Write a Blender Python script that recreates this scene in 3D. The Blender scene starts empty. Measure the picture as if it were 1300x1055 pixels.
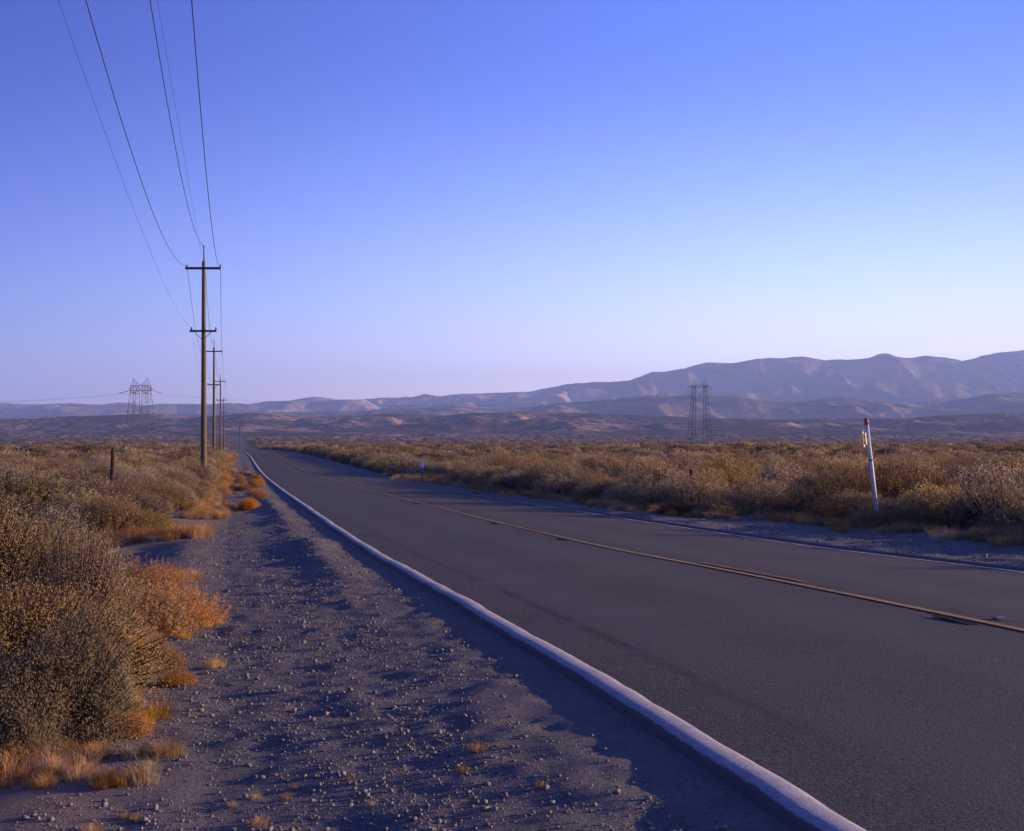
import bpy, bmesh, math
import numpy as np
from mathutils import Vector, Matrix

sc = bpy.context.scene
COL = sc.collection
rng = np.random.default_rng(11)

# ------------------------------------------------------------------ layout
F = 1671.0            # focal length in photo pixels (1300 wide)
CAMZ = 1.5
A = math.atan(353.0 / F)          # road swings 11.9 deg left of the view axis
CA, SA = math.cos(A), math.sin(A)
SUN_EL = math.radians(9.5)
SUN_AZ = math.radians(79.0)       # clockwise from +Y
SUN = Vector((math.sin(SUN_AZ) * math.cos(SUN_EL), math.cos(SUN_AZ) * math.cos(SUN_EL), math.sin(SUN_EL)))
L_EDGE, L_MID, L_RIGHT = 2.25, 5.87, 9.39   # lateral road coordinates

def ls(x, y):
    return x * CA + y * SA, -x * SA + y * CA
def xy(l, s):
    return l * CA - s * SA, l * SA + s * CA

# ------------------------------------------------------------------ noise
def _hash(ix, iy, seed):
    h = (ix.astype(np.int64) * 374761393 + iy.astype(np.int64) * 668265263 + seed * 1442695041) & 0xFFFFFFFF
    h = ((h ^ (h >> 13)) * 1274126177) & 0xFFFFFFFF
    h = (h ^ (h >> 16)) & 0xFFFFFFFF
    return h / 4294967295.0
def vnoise(x, y, seed=0):
    x = np.asarray(x, float); y = np.asarray(y, float)
    ix = np.floor(x); iy = np.floor(y)
    fx = x - ix; fy = y - iy
    fx = fx * fx * fx * (fx * (fx * 6 - 15) + 10); fy = fy * fy * fy * (fy * (fy * 6 - 15) + 10)
    a = _hash(ix, iy, seed); b = _hash(ix + 1, iy, seed)
    c = _hash(ix, iy + 1, seed); d = _hash(ix + 1, iy + 1, seed)
    return (a + (b - a) * fx) * (1 - fy) + (c + (d - c) * fx) * fy * 1.0
def fbm(x, y, seed=0, octv=4, gain=0.5):
    t = 0; amp = 1; n = 0
    for i in range(octv):
        t = t + amp * (vnoise(x, y, seed + i * 17) * 2 - 1); n += amp
        amp *= gain; x = x * 2.03 + 13.7; y = y * 2.03 + 7.1
    return t / n
def ridged(x, y, seed=0, octv=4, gain=0.5, soft=0.10):
    t = 0; amp = 1; n = 0
    for i in range(octv):
        t = t + amp * (1 - np.sqrt((vnoise(x, y, seed + i * 31) * 2 - 1) ** 2 + soft * soft) + 0.5 * soft); n += amp
        amp *= gain; x = x * 2.07 + 3.3; y = y * 2.07 + 9.1
    return t / n
def smooth(e0, e1, x):
    t = np.clip((np.asarray(x, float) - e0) / (e1 - e0), 0, 1)
    return t * t * (3 - 2 * t)

# ------------------------------------------------------------------ ground height
PD = np.array([-80, 0, 5, 8, 10, 12.7, 16, 21, 31, 37, 58, 87, 105, 125, 150, 180, 230, 300, 400, 500, 700, 900, 1200, 1600, 2000, 2600, 30000.])
PH = np.array([1.3, 1.4, 1.44, 1.48, 1.53, 1.60, 1.70, 1.87, 2.08, 2.18, 2.55, 2.98, 3.15, 3.2, 3.16, 3.13, 3.45, 4.0, 4.9, 6.3, 9.0, 9.2, 8.5, 6.0, 4.2, 3.5, 3.5])
PS = PD * 1.0221 - 1.24
_fs = np.concatenate([np.arange(-80, 140, 0.5), np.geomspace(140, 30000, 500)])
_fz = np.interp(_fs, PS, CAMZ - PH)
for _ in range(12):                      # soften the kinks
    _fz[1:-1] = 0.25 * _fz[:-2] + 0.5 * _fz[1:-1] + 0.25 * _fz[2:]
def prof(s):
    return np.interp(s, _fs, _fz)

def side_track(l, s):
    """dirt track leaving the shoulder to the left"""
    return smooth(19.0, 20.5, s + 0.15 * l) * (1 - smooth(26.0, 28.0, s + 0.15 * l)) * (1 - smooth(-0.5, 0.5, l))
def ground_z(x, y, fine=True):
    x = np.asarray(x, float); y = np.asarray(y, float)
    l, s = ls(x, y)
    z = prof(s)
    near = 1 - smooth(90, 160, s)
    road = smooth(L_EDGE - 0.16, L_EDGE - 0.04, l) * (1 - smooth(L_RIGHT + 0.10, L_RIGHT + 0.32, l))
    grav_l = smooth(-1.1, -0.2, l) * (1 - smooth(1.95, 2.1, l))
    calm = 1 - 0.75 * smooth(1.55, 1.85, l)
    grav_r = smooth(L_RIGHT + 0.3, L_RIGHT + 0.7, l) * (1 - smooth(12.5, 13.5, l))
    field = np.maximum(1 - smooth(-2.0, -0.6, l), smooth(11.0, 14.0, l))
    z = z + field * (0.30 * fbm(x * 0.09, y * 0.09, 3, 3) * near + 0.07 * fbm(x * 0.7, y * 0.7, 5, 2) * near)
    z = z + field * (1 - near) * 0.45 * fbm(x * 0.012, y * 0.012, 8, 3) * smooth(160, 500, s) * (1 - smooth(1800, 2400, s))
    z = z - 0.065 * np.clip(1.9 - l, 0, 2.0) * near
    if fine:
        lump = fbm(l * 1.3, s * 1.1, 21, 4)
        rip = fbm(l * 3.0 + 0.5 * s, s * 4.2, 25, 4, 0.62)
        z = z + near * grav_l * (-0.012 + (0.020 * lump + 0.020 * rip + 0.013 * fbm(l * 7.0, s * 6.5, 29, 2)) * calm)
        wr = np.exp(-((l - 1.25 - 0.18 * fbm(s * 0.3, s * 0 + 2.0, 4, 2)) / 0.30) ** 2)
        z = z + near * wr * smooth(12, 20, s) * (0.03 + 0.09 * np.clip(fbm(s * 0.55, l * 0.2, 33, 3) + 0.25, 0, 1))
        z = z + near * grav_r * (0.01 + 0.055 * fbm(l * 1.6, s * 0.5, 41, 4) + 0.02 * fbm(l * 6, s * 3, 43, 2))
        tr = side_track(l, s)
        z = z + near * tr * (0.03 * fbm(l * 1.2, s * 3, 51, 3))
    z = z - 0.16 * road
    return z
def gz(x, y):
    return float(ground_z(np.array([x]), np.array([y]))[0])
def at(px, d):
    return (px - 650.0) / F * d
def zat(py, d):
    return CAMZ - (py - 550.0) / F * d

# ------------------------------------------------------------------ tagging helpers
def tag(o, label=None, cat=None, group=None, kind=None):
    if label: o['label'] = label
    if cat: o['category'] = cat
    if group: o['group'] = group
    if kind: o['kind'] = kind
    return o
def mesh_obj(name, verts, faces, mat=None, parent=None, smooth_shade=False, link=True):
    me = bpy.data.meshes.new(name)
    v = np.asarray(verts, np.float32).reshape(-1, 3)
    if isinstance(faces, np.ndarray):
        nf, k = faces.shape
        me.vertices.add(len(v)); me.vertices.foreach_set('co', v.ravel())
        me.loops.add(nf * k); me.loops.foreach_set('vertex_index', faces.astype(np.int32).ravel())
        me.polygons.add(nf)
        me.polygons.foreach_set('loop_start', np.arange(0, nf * k, k, dtype=np.int32))
        me.update(calc_edges=True)
    else:
        me.from_pydata([tuple(p) for p in v.tolist()], [], faces); me.update()
    if smooth_shade:
        me.polygons.foreach_set('use_smooth', np.ones(len(me.polygons), bool))
    if mat is not None:
        for m in (mat if isinstance(mat, (list, tuple)) else [mat]): me.materials.append(m)
    o = bpy.data.objects.new(name, me)
    if link: COL.objects.link(o)
    if parent is not None: o.parent = parent
    return o
def empty(name, loc=(0, 0, 0), rz=0.0):
    o = bpy.data.objects.new(name, None); COL.objects.link(o)
    o.empty_display_size = 0.2
    o.location = loc; o.rotation_euler = (0, 0, rz)
    return o
class MB:
    """collects simple solids, links them as one mesh"""
    def __init__(self): self.v = []; self.f = []
    def add(self, v, f):
        n = len(self.v); self.v += [tuple(p) for p in v]; self.f += [tuple(i + n for i in q) for q in f]
    def box(self, c, d, m=None):
        x, y, z = d[0] / 2, d[1] / 2, d[2] / 2
        p = [Vector((sx * x, sy * y, sz * z)) for sx in (-1, 1) for sy in (-1, 1) for sz in (-1, 1)]
        if m is not None: p = [m @ q for q in p]
        p = [q + Vector(c) for q in p]
        self.add(p, [(0, 1, 3, 2), (4, 6, 7, 5), (0, 4, 5, 1), (2, 3, 7, 6), (0, 2, 6, 4), (1, 5, 7, 3)])
    def tube(self, a, b, r0, r1=None, n=8):
        r1 = r0 if r1 is None else r1
        a = Vector(a); b = Vector(b); d = (b - a).normalized()
        u = d.orthogonal().normalized(); w = d.cross(u)
        p = []
        for c, r in ((a, r0), (b, r1)):
            for i in range(n):
                t = 2 * math.pi * i / n
                p.append(c + u * (r * math.cos(t)) + w * (r * math.sin(t)))
        f = [(i, (i + 1) % n, n + (i + 1) % n, n + i) for i in range(n)]
        f += [tuple(range(n - 1, -1, -1)), tuple(range(n, 2 * n))]
        self.add(p, f)
    def lathe(self, prof_, base=(0, 0, 0), n=12, seed=None, wob=0.0):
        p = []
        r_ = np.random.default_rng(seed or 0)
        for r, z in prof_:
            for i in range(n):
                t = 2 * math.pi * i / n
                q = r * (1 + wob * r_.uniform(-1, 1))
                p.append((base[0] + q * math.cos(t), base[1] + q * math.sin(t), base[2] + z))
        f = []
        for k in range(len(prof_) - 1):
            for i in range(n):
                f.append((k * n + i, k * n + (i + 1) % n, (k + 1) * n + (i + 1) % n, (k + 1) * n + i))
        f.append(tuple(range(n - 1, -1, -1))); m = (len(prof_) - 1) * n
        f.append(tuple(range(m, m + n)))
        self.add(p, f)
    def build(self, name, mat, parent=None, smooth_shade=False):
        return mesh_obj(name, self.v, self.f, mat, parent, smooth_shade)

# ------------------------------------------------------------------ materials
class NT:
    def __init__(self, name):
        self.m = bpy.data.materials.new(name); self.m.use_nodes = True
        self.t = self.m.node_tree; self.t.nodes.clear()
        self.out = self.t.nodes.new('ShaderNodeOutputMaterial')
    def n(self, typ, **kw):
        nd = self.t.nodes.new(typ)
        for k, v in kw.items():
            if k.startswith('_'): setattr(nd, k[1:], v)
            else:
                nd.inputs[k.replace('__', ' ')].default_value = v
        return nd
    def l(self, a, b): self.t.links.new(a, b)
    def coord(self, out='Object'):
        return self.n('ShaderNodeTexCoord').outputs[out]
    def noise(self, scale, detail=4, rough=0.55, vec=None, dist=0.0):
        nd = self.n('ShaderNodeTexNoise', Scale=scale, Detail=detail, Roughness=rough, Distortion=dist)
        if vec is not None: self.l(vec, nd.inputs['Vector'])
        return nd.outputs['Fac']
    def ramp(self, fac, stops, interp='LINEAR'):
        nd = self.n('ShaderNodeValToRGB'); cr = nd.color_ramp; cr.interpolation = interp
        while len(cr.elements) < len(stops): cr.elements.new(0.5)
        for e, (p, c) in zip(cr.elements, stops):
            e.position = p; e.color = (c[0], c[1], c[2], 1) if not np.isscalar(c) else (c, c, c, 1)
        self.l(fac, nd.inputs['Fac']); return nd.outputs['Color']
    def mix(self, fac, a, b, mode='MIX'):
        nd = self.n('ShaderNodeMix', _data_type='RGBA', _blend_type=mode)
        for sock, v in ((nd.inputs[0], fac), (nd.inputs[6], a), (nd.inputs[7], b)):
            if isinstance(v, bpy.types.NodeSocket): self.l(v, sock)
            elif np.isscalar(v): sock.default_value = v
            else: sock.default_value = (*v, 1)
        return nd.outputs[2]
    def math(self, op, a, b=0.0, c=0.0):
        nd = self.n('ShaderNodeMath', _operation=op)
        for i, v in enumerate((a, b, c)):
            if isinstance(v, bpy.types.NodeSocket): self.l(v, nd.inputs[i])
            else: nd.inputs[i].default_value = v
        return nd.outputs[0]
    def attr(self, name):
        return self.n('ShaderNodeAttribute', _attribute_name=name).outputs['Fac']
    def bump(self, h, strength=0.3, dist=0.02, normal=None):
        nd = self.n('ShaderNodeBump', Strength=strength, Distance=dist); self.l(h, nd.inputs['Height'])
        if normal is not None: self.l(normal, nd.inputs['Normal'])
        return nd.outputs['Normal']
    def finish(self, color, rough=0.9, normal=None, spec=0.2, metallic=0.0):
        b = self.n('ShaderNodeBsdfPrincipled', Roughness=rough if np.isscalar(rough) else 0.9, Metallic=metallic)
        b.inputs['Specular IOR Level'].default_value = spec
        if isinstance(color, bpy.types.NodeSocket): self.l(color, b.inputs['Base Color'])
        else: b.inputs['Base Color'].default_value = (*color, 1)
        if not np.isscalar(rough): self.l(rough, b.inputs['Roughness'])
        if normal is not None: self.l(normal, b.inputs['Normal'])
        self.l(b.outputs[0], self.out.inputs['Surface'])
        return self.m

def mat_ground():
    t = NT('ground_soil'); co = t.coord()
    lat = t.attr('lat'); far = t.attr('far')
    big = t.noise(0.35, 5, 0.6, co); mid = t.noise(4.0, 5, 0.65, co); fine = t.noise(45.0, 3, 0.7, co); grit = t.noise(160.0, 2, 0.7, co)
    soil = t.mix(t.ramp(mid, [(0.35, 0.0), (0.7, 1.0)]), (0.17, 0.13, 0.105), (0.28, 0.22, 0.175))
    soil = t.mix(t.ramp(big, [(0.4, 0.0), (0.65, 1.0)]), soil, (0.22, 0.155, 0.09))
    grav = t.mix(t.ramp(fine, [(0.34, 0.0), (0.66, 1.0)]), (0.070, 0.066, 0.063), (0.168, 0.155, 0.142))
    grav = t.mix(t.ramp(grit, [(0.4, 0.0), (0.75, 0.6)]), grav, (0.28, 0.25, 0.22))
    grav = t.mix(t.ramp(mid, [(0.4, 0.0), (0.75, 0.55)]), grav, (0.085, 0.081, 0.086))
    c = t.mix(t.attr('gravel'), soil, grav)
    scrub = t.mix(t.ramp(t.noise(0.09, 6, 0.7, co), [(0.38, 0.0), (0.6, 1.0)]), (0.060, 0.046, 0.038), (0.105, 0.078, 0.060))
    c = t.mix(far, c, scrub)
    h = t.math('ADD', t.math('MULTIPLY', fine, 0.6), t.math('MULTIPLY', grit, 0.35))
    nrm = t.bump(h, 0.9, 0.03)
    return t.finish(c, 0.95, nrm, 0.1)

def mat_asphalt():
    t = NT('worn_asphalt'); co = t.coord(); lat = t.attr('lat')
    agg = t.noise(70.0, 3, 0.85, co); agg2 = t.noise(22.0, 4, 0.8, co); big = t.noise(0.5, 5, 0.6, co); mid = t.noise(3.5, 4, 0.6, co)
    c = t.mix(t.ramp(agg, [(0.40, 0.0), (0.62, 1.0)]), (0.013, 0.0125, 0.013), (0.120, 0.114, 0.105))
    c = t.mix(t.ramp(agg2, [(0.46, 0.0), (0.60, 0.6)]), c, (0.036, 0.046, 0.048))
    c = t.mix(t.ramp(big, [(0.35, 0.0), (0.7, 0.5)]), c, (0.092, 0.084, 0.080))
    c = t.mix(t.ramp(mid, [(0.5, 0.0), (0.8, 0.35)]), c, (0.055, 0.052, 0.056))
    # pale wheel paths, dark tar seam by the kerb, dark band beside the centre line
    wob = t.math('ADD', lat, t.math('MULTIPLY', t.math('SUBTRACT', mid, 0.5), 0.10))
    def band(c0, w, soft):
        d = t.math('ABSOLUTE', t.math('SUBTRACT', wob, c0))
        r = t.n('ShaderNodeMapRange', _interpolation_type='SMOOTHSTEP'); t.l(d, r.inputs[0])
        r.inputs[1].default_value = w + soft; r.inputs[2].default_value = max(w - soft, 0.0)
        return r.outputs[0]
    for c0 in (3.2, 4.9, 6.9, 8.5):
        c = t.mix(t.math('MULTIPLY', band(c0, 0.35, 0.3), 0.22), c, (0.115, 0.104, 0.100))
    seam = t.math('MULTIPLY', band(L_EDGE + 0.52, 0.05, 0.05), t.ramp(t.noise(0.8, 3, 0.6, co), [(0.36, 0.0), (0.55, 0.62)]))
    seam = t.math('MULTIPLY', seam, t.math('MULTIPLY', t.attr('seam'), 1.0))
    c = t.mix(seam, c, (0.026, 0.025, 0.028))
    cen = t.math('MULTIPLY', band(L_MID + 0.20, 0.07, 0.07), t.ramp(t.noise(1.3, 4, 0.7, co), [(0.35, 0.0), (0.65, 0.55)]))
    c = t.mix(cen, c, (0.030, 0.029, 0.033))
    vo = t.n('ShaderNodeTexVoronoi', Scale=0.20, _feature='DISTANCE_TO_EDGE'); wv = t.n('ShaderNodeVectorMath', _operation='ADD')
    nz = t.n('ShaderNodeTexNoise', Scale=1.4, Detail=5.0); t.l(co, nz.inputs['Vector']); t.l(co, wv.inputs[0]); t.l(nz.outputs['Color'], wv.inputs[1]); t.l(wv.outputs[0], vo.inputs['Vector'])
    crack = t.math('MULTIPLY', t.ramp(vo.outputs['Distance'], [(0.0, 1.0), (0.006, 0.0)]), t.ramp(t.noise(0.25, 3, 0.6, co), [(0.45, 0.0), (0.65, 0.55)]))
    c = t.mix(crack, c, (0.020, 0.019, 0.021))
    nrm = t.bump(t.math('ADD', agg, t.math('MULTIPLY', agg2, 0.7)), 0.75, 0.016)
    return t.finish(c, 0.92, nrm, 0.15)

def mat_paint(name, col, worn, lo, hi, scale=14.0):
    t = NT(name); co = t.coord()
    n1 = t.noise(scale, 5, 0.7, co); n2 = t.noise(120.0, 3, 0.7, co); n3 = t.noise(1.1, 3, 0.6, co)
    f = t.math('ADD', t.math('MULTIPLY', n1, 0.55), t.math('ADD', t.math('MULTIPLY', n2, 0.25), t.math('MULTIPLY', n3, 0.2)))
    c = t.mix(t.ramp(f, [(lo, 1.0), (hi, 0.0)]), col, worn)
    c = t.mix(t.ramp(n2, [(0.4, 0.0), (0.7, 0.3)]), c, worn)
    return t.finish(c, 0.8, t.bump(n2, 0.4, 0.01), 0.25)

def mat_kerb():
    t = NT('kerb_asphalt_paint'); co = t.coord()
    top = t.attr('top'); n1 = t.noise(9.0, 5, 0.7, co); n2 = t.noise(130.0, 3, 0.7, co)
    paint = t.mix(t.ramp(n1, [(0.35, 0.0), (0.7, 0.75)]), (0.46, 0.45, 0.47), (0.28, 0.27, 0.28))
    paint = t.mix(t.ramp(n2, [(0.40, 0.0), (0.64, 0.85)]), paint, (0.13, 0.125, 0.13))
    base = t.mix(t.ramp(n2, [(0.35, 0.0), (0.7, 1.0)]), (0.05, 0.048, 0.05), (0.16, 0.145, 0.14))
    m = t.math('ADD', top, t.math('MULTIPLY', t.math('SUBTRACT', n1, 0.5), 0.7))
    c = t.mix(t.ramp(m, [(0.42, 0.0), (0.58, 1.0)]), base, paint)
    return t.finish(c, 0.85, t.bump(n2, 0.5, 0.012), 0.2)

def mat_leaf(name, cols, trans=0.40, var=0.35):
    t = NT(name); co = t.coord()
    rnd = t.n('ShaderNodeObjectInfo').outputs['Random']
    n1 = t.noise(5.0, 3, 0.6, co); n2 = t.noise(60.0, 2, 0.6, co)
    c = t.ramp(t.math('ADD', t.math('MULTIPLY', n1, 0.6), t.math('MULTIPLY', n2, 0.4)), [(0.33, cols[0]), (0.5, cols[1]), (0.68, cols[2])])
    hsv = t.n('ShaderNodeHueSaturation')
    t.l(t.math('ADD', 0.485, t.math('MULTIPLY', rnd, 0.03)), hsv.inputs['Hue'])
    r2 = t.math('FRACT', t.math('MULTIPLY', rnd, 7.31))
    t.l(t.math('ADD', 0.75, t.math('MULTIPLY', r2, 0.45)), hsv.inputs['Saturation'])
    r3 = t.math('FRACT', t.math('MULTIPLY', rnd, 13.7))
    t.l(t.math('ADD', 1 - var, t.math('MULTIPLY', r3, 2 * var)), hsv.inputs['Value'])
    t.l(c, hsv.inputs['Color'])
    d = t.n('ShaderNodeBsdfDiffuse'); tr = t.n('ShaderNodeBsdfTranslucent')
    t.l(hsv.outputs[0], d.inputs[0]); t.l(hsv.outputs[0], tr.inputs[0])
    mx = t.n('ShaderNodeMixShader'); mx.inputs[0].default_value = trans
    t.l(d.outputs[0], mx.inputs[1]); t.l(tr.outputs[0], mx.inputs[2])
    t.l(mx.outputs[0], t.out.inputs['Surface'])
    return t.m

def mat_wood(name, c0, c1):
    t = NT(name); co = t.coord()
    mp = t.n('ShaderNodeMapping'); t.l(co, mp.inputs[0]); mp.inputs['Scale'].default_value = (14, 14, 0.7)
    g = t.noise(3.0, 5, 0.65, mp.outputs[0]); b = t.noise(1.2, 4, 0.6, co)
    c = t.mix(t.ramp(g, [(0.35, 0.0), (0.65, 1.0)]), c0, c1)
    c = t.mix(t.ramp(b, [(0.45, 0.0), (0.75, 0.5)]), c, tuple(0.6 * v for v in c0))
    return t.finish(c, 0.9, t.bump(g, 0.5, 0.02), 0.1)
def mat_plain(name, col, rough=0.7, metallic=0.0, var=0.25, scale=8.0, spec=0.3):
    t = NT(name); co = t.coord()
    n1 = t.noise(scale, 5, 0.65, co)
    c = t.mix(t.ramp(n1, [(0.35, 0.0), (0.7, 1.0)]), col, tuple(v * (1 - var) for v in col))
    return t.finish(c, rough, None, spec, metallic)

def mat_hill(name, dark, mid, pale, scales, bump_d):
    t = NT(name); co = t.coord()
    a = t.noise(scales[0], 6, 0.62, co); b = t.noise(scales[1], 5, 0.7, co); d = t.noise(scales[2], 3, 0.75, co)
    c = t.mix(t.ramp(a, [(0.47, 0.0), (0.60, 1.0)]), mid, pale)  # tan grass tone, with sunlit slopes painted in as pale patches
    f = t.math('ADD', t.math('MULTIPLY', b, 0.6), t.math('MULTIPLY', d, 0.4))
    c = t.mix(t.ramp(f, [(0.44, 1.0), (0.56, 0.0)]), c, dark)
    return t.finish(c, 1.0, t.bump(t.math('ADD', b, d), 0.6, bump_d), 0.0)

M = {}
M['ground'] = mat_ground(); M['asphalt'] = mat_asphalt(); M['kerb'] = mat_kerb()
M['yellow'] = mat_paint('yellow_road_paint', (0.44, 0.245, 0.030), (0.10, 0.08, 0.05), 0.34, 0.55)
M['yellow_worn'] = mat_paint('worn_yellow_road_paint', (0.36, 0.20, 0.03), (0.085, 0.07, 0.05), 0.42, 0.62)
M['white_line'] = mat_paint('worn_white_paint', (0.55, 0.54, 0.54), (0.10, 0.095, 0.10), 0.43, 0.67)
M['tan'] = mat_leaf('saltbush_leaves', [(0.29, 0.212, 0.104), (0.38, 0.276, 0.136), (0.45, 0.335, 0.172)])
M['olive'] = mat_leaf('sagebrush_leaves', [(0.23, 0.180, 0.076), (0.30, 0.232, 0.102), (0.36, 0.284, 0.130)])
M['brown'] = mat_leaf('dry_brush_twigs', [(0.155, 0.108, 0.060), (0.21, 0.146, 0.080), (0.27, 0.19, 0.106)])
M['orange'] = mat_leaf('dry_orange_grass', [(0.26, 0.135, 0.042), (0.42, 0.230, 0.080), (0.55, 0.340, 0.140)], 0.35)
M['straw'] = mat_leaf('dry_straw_grass', [(0.20, 0.13, 0.06), (0.31, 0.21, 0.105), (0.42, 0.30, 0.17)], 0.3)
M['twig'] = mat_plain('bush_branch_bark', (0.10, 0.075, 0.058), 0.95, var=0.4, scale=30, spec=0.05)
M['pole'] = mat_wood('weathered_pole_wood', (0.085, 0.060, 0.040), (0.20, 0.150, 0.085))
M['arm'] = mat_wood('crossarm_wood', (0.055, 0.042, 0.035), (0.12, 0.092, 0.070))
M['post'] = mat_wood('dark_post_wood', (0.030, 0.022, 0.018), (0.075, 0.052, 0.040))
M['redpost'] = mat_wood('red_brown_post', (0.035, 0.016, 0.014), (0.075, 0.032, 0.028))
M['porcelain'] = mat_plain('insulator_porcelain', (0.10, 0.075, 0.065), 0.3, spec=0.5)
M['steel'] = mat_plain('galvanised_lattice_steel', (0.040, 0.042, 0.046), 0.6, 0.3, 0.3, 0.4)
M['wire'] = mat_plain('aged_aluminium_wire', (0.06, 0.06, 0.065), 0.6, 0.3)
M['white'] = mat_plain('white_plastic', (0.60, 0.59, 0.58), 0.55, var=0.18, scale=6)
M['capred'] = mat_plain('orange_red_plastic', (0.46, 0.10, 0.035), 0.5, var=0.3)
M['plate'] = mat_plain('cream_sign_plate', (0.72, 0.60, 0.34), 0.5, var=0.15)
M['dark'] = mat_plain('dark_metal', (0.03, 0.03, 0.032), 0.6)
M['groove'] = mat_plain('groove_asphalt', (0.050, 0.047, 0.049), 1.0, spec=0.0)
M['greyplastic'] = mat_plain('dull_grey_plastic', (0.13, 0.125, 0.125), 0.8)
M['blue_white'] = mat_plain('pale_reflector', (0.52, 0.60, 0.86), 0.4, var=0.1)
M['litter'] = mat_plain('dusty_plastic', (0.26, 0.31, 0.46), 0.6, var=0.3)
M['blue'] = mat_plain('blue_marker_plastic', (0.05, 0.09, 0.32), 0.5, var=0.1)
M['stone'] = None

def mat_stone():
    t = NT('gravel_stone'); co = t.coord()
    v = t.n('ShaderNodeTexVoronoi', Scale=14.0); t.l(co, v.inputs['Vector'])
    c = t.ramp(v.outputs['Color'], [(0.15, (0.09, 0.083, 0.083)), (0.5, (0.16, 0.145, 0.135)), (0.78, (0.25, 0.22, 0.19)), (0.97, (0.52, 0.45, 0.36))])
    return t.finish(c, 0.85, None, 0.2)
M['stone'] = mat_stone()
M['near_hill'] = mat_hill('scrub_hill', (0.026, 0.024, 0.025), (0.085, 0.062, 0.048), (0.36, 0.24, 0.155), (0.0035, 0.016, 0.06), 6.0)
M['mid_hill'] = mat_hill('foothill_grass_sunlit_patches', (0.06, 0.052, 0.050), (0.12, 0.092, 0.074), (0.36, 0.255, 0.18), (0.002, 0.006, 0.03), 10.0)
M['far_hill'] = mat_hill('mountain_grass_sunlit_patches', (0.08, 0.068, 0.064), (0.13, 0.10, 0.082), (0.42, 0.295, 0.21), (0.0012, 0.0035, 0.02), 14.0)

# ------------------------------------------------------------------ ground sheet
def grid_faces(nr, nc):
    i = np.arange(nr - 1)[:, None] * nc + np.arange(nc - 1)[None, :]
    return np.stack([i, i + 1, i + nc + 1, i + nc], -1).reshape(-1, 4)
def add_attr(o, name, vals):
    a = o.data.attributes.new(name, 'FLOAT', 'POINT'); a.data.foreach_set('value', np.asarray(vals, np.float32).ravel())

srow = [-60.0]
while srow[-1] < 14000:
    s_ = srow[-1]
    st = 1.0 if s_ < 2 else (0.055 if s_ < 9 else (0.0075 * s_ if s_ < 60 else 0.016 * s_))
    srow.append(s_ + st)
srow = np.array(srow)
fine_l = np.concatenate([np.arange(-3.4, 2.6, 0.06), np.arange(2.6, 9.2, 0.8), np.arange(9.2, 14.0, 0.09)])
g = [14.0]
while g[-1] < 9000: g.append(g[-1] + max(0.3, 0.055 * (g[-1] - 9)))
gl = [-3.4]
while gl[-1] > -9000: gl.append(gl[-1] - max(0.25, 0.055 * (-gl[-1])))
lcol = np.concatenate([np.array(gl[::-1])[:-1], fine_l, np.array(g)])
Lg, Sg = np.meshgrid(lcol, srow)
Xg, Yg = xy(Lg, Sg)
Zg = ground_z(Xg, Yg)
o = mesh_obj('ground', np.stack([Xg, Yg, Zg], -1), grid_faces(len(srow), len(lcol)), M['ground'], smooth_shade=True)
tag(o, 'bare dusty desert ground under the scrub and gravel', 'ground', kind='structure')
add_attr(o, 'lat', Lg)
edge_n = 0.5 * fbm(Lg * 0.9, Sg * 0.45, 61, 3)
gr = smooth(-0.9, -0.1, Lg + edge_n) * (1 - smooth(12.2, 13.2, Lg + edge_n))
gr = np.maximum(gr, 0.55 * side_track(Lg, Sg))
gr = gr * (1 - 0.95 * smooth(34, 42, Sg) * (1 - smooth(0.5, 1.1, Lg + 0.6 * edge_n)))
add_attr(o, 'gravel', gr)
add_attr(o, 'far', smooth(250, 700, np.hypot(Xg, Yg)))

# ------------------------------------------------------------------ road, markings, kerb
srd = [-60.0]
while srd[-1] < 2300:
    s_ = srd[-1]; srd.append(s_ + (1.0 if s_ < 0 else max(0.35, 0.012 * s_)))
srd = np.array(srd)
def crown(l):
    return 0.05 * (1 - ((l - L_MID) / 3.7) ** 2)
def road_z(l, s):
    return prof(s) + crown(l) - 0.02
lr = np.array([2.12, 2.4, 2.8, 3.6, 4.4, 5.2, 5.87, 6.6, 7.4, 8.2, 8.9, 9.3, 9.48, 9.62])
Lr, Sr = np.meshgrid(lr, srd)
Le = Lr.copy(); Le[:, -1] += 0.10 * fbm(srd * 1.3, srd * 0, 71, 3) ; Le[:, -2] += 0.03 * fbm(srd * 1.3, srd * 0, 71, 3)
X, Y = xy(Le, Sr); Z = road_z(Le, Sr); Z[:, -1] -= 0.04
o = mesh_obj('road', np.stack([X, Y, Z], -1), grid_faces(len(srd), len(lr)), M['asphalt'], smooth_shade=True)
tag(o, 'grey two-lane asphalt road running straight to the hills', 'road', kind='structure')
add_attr(o, 'lat', Le)
add_attr(o, 'seam', smooth(4, 9, Sr) * (1 - smooth(24, 33, Sr)))

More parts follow.
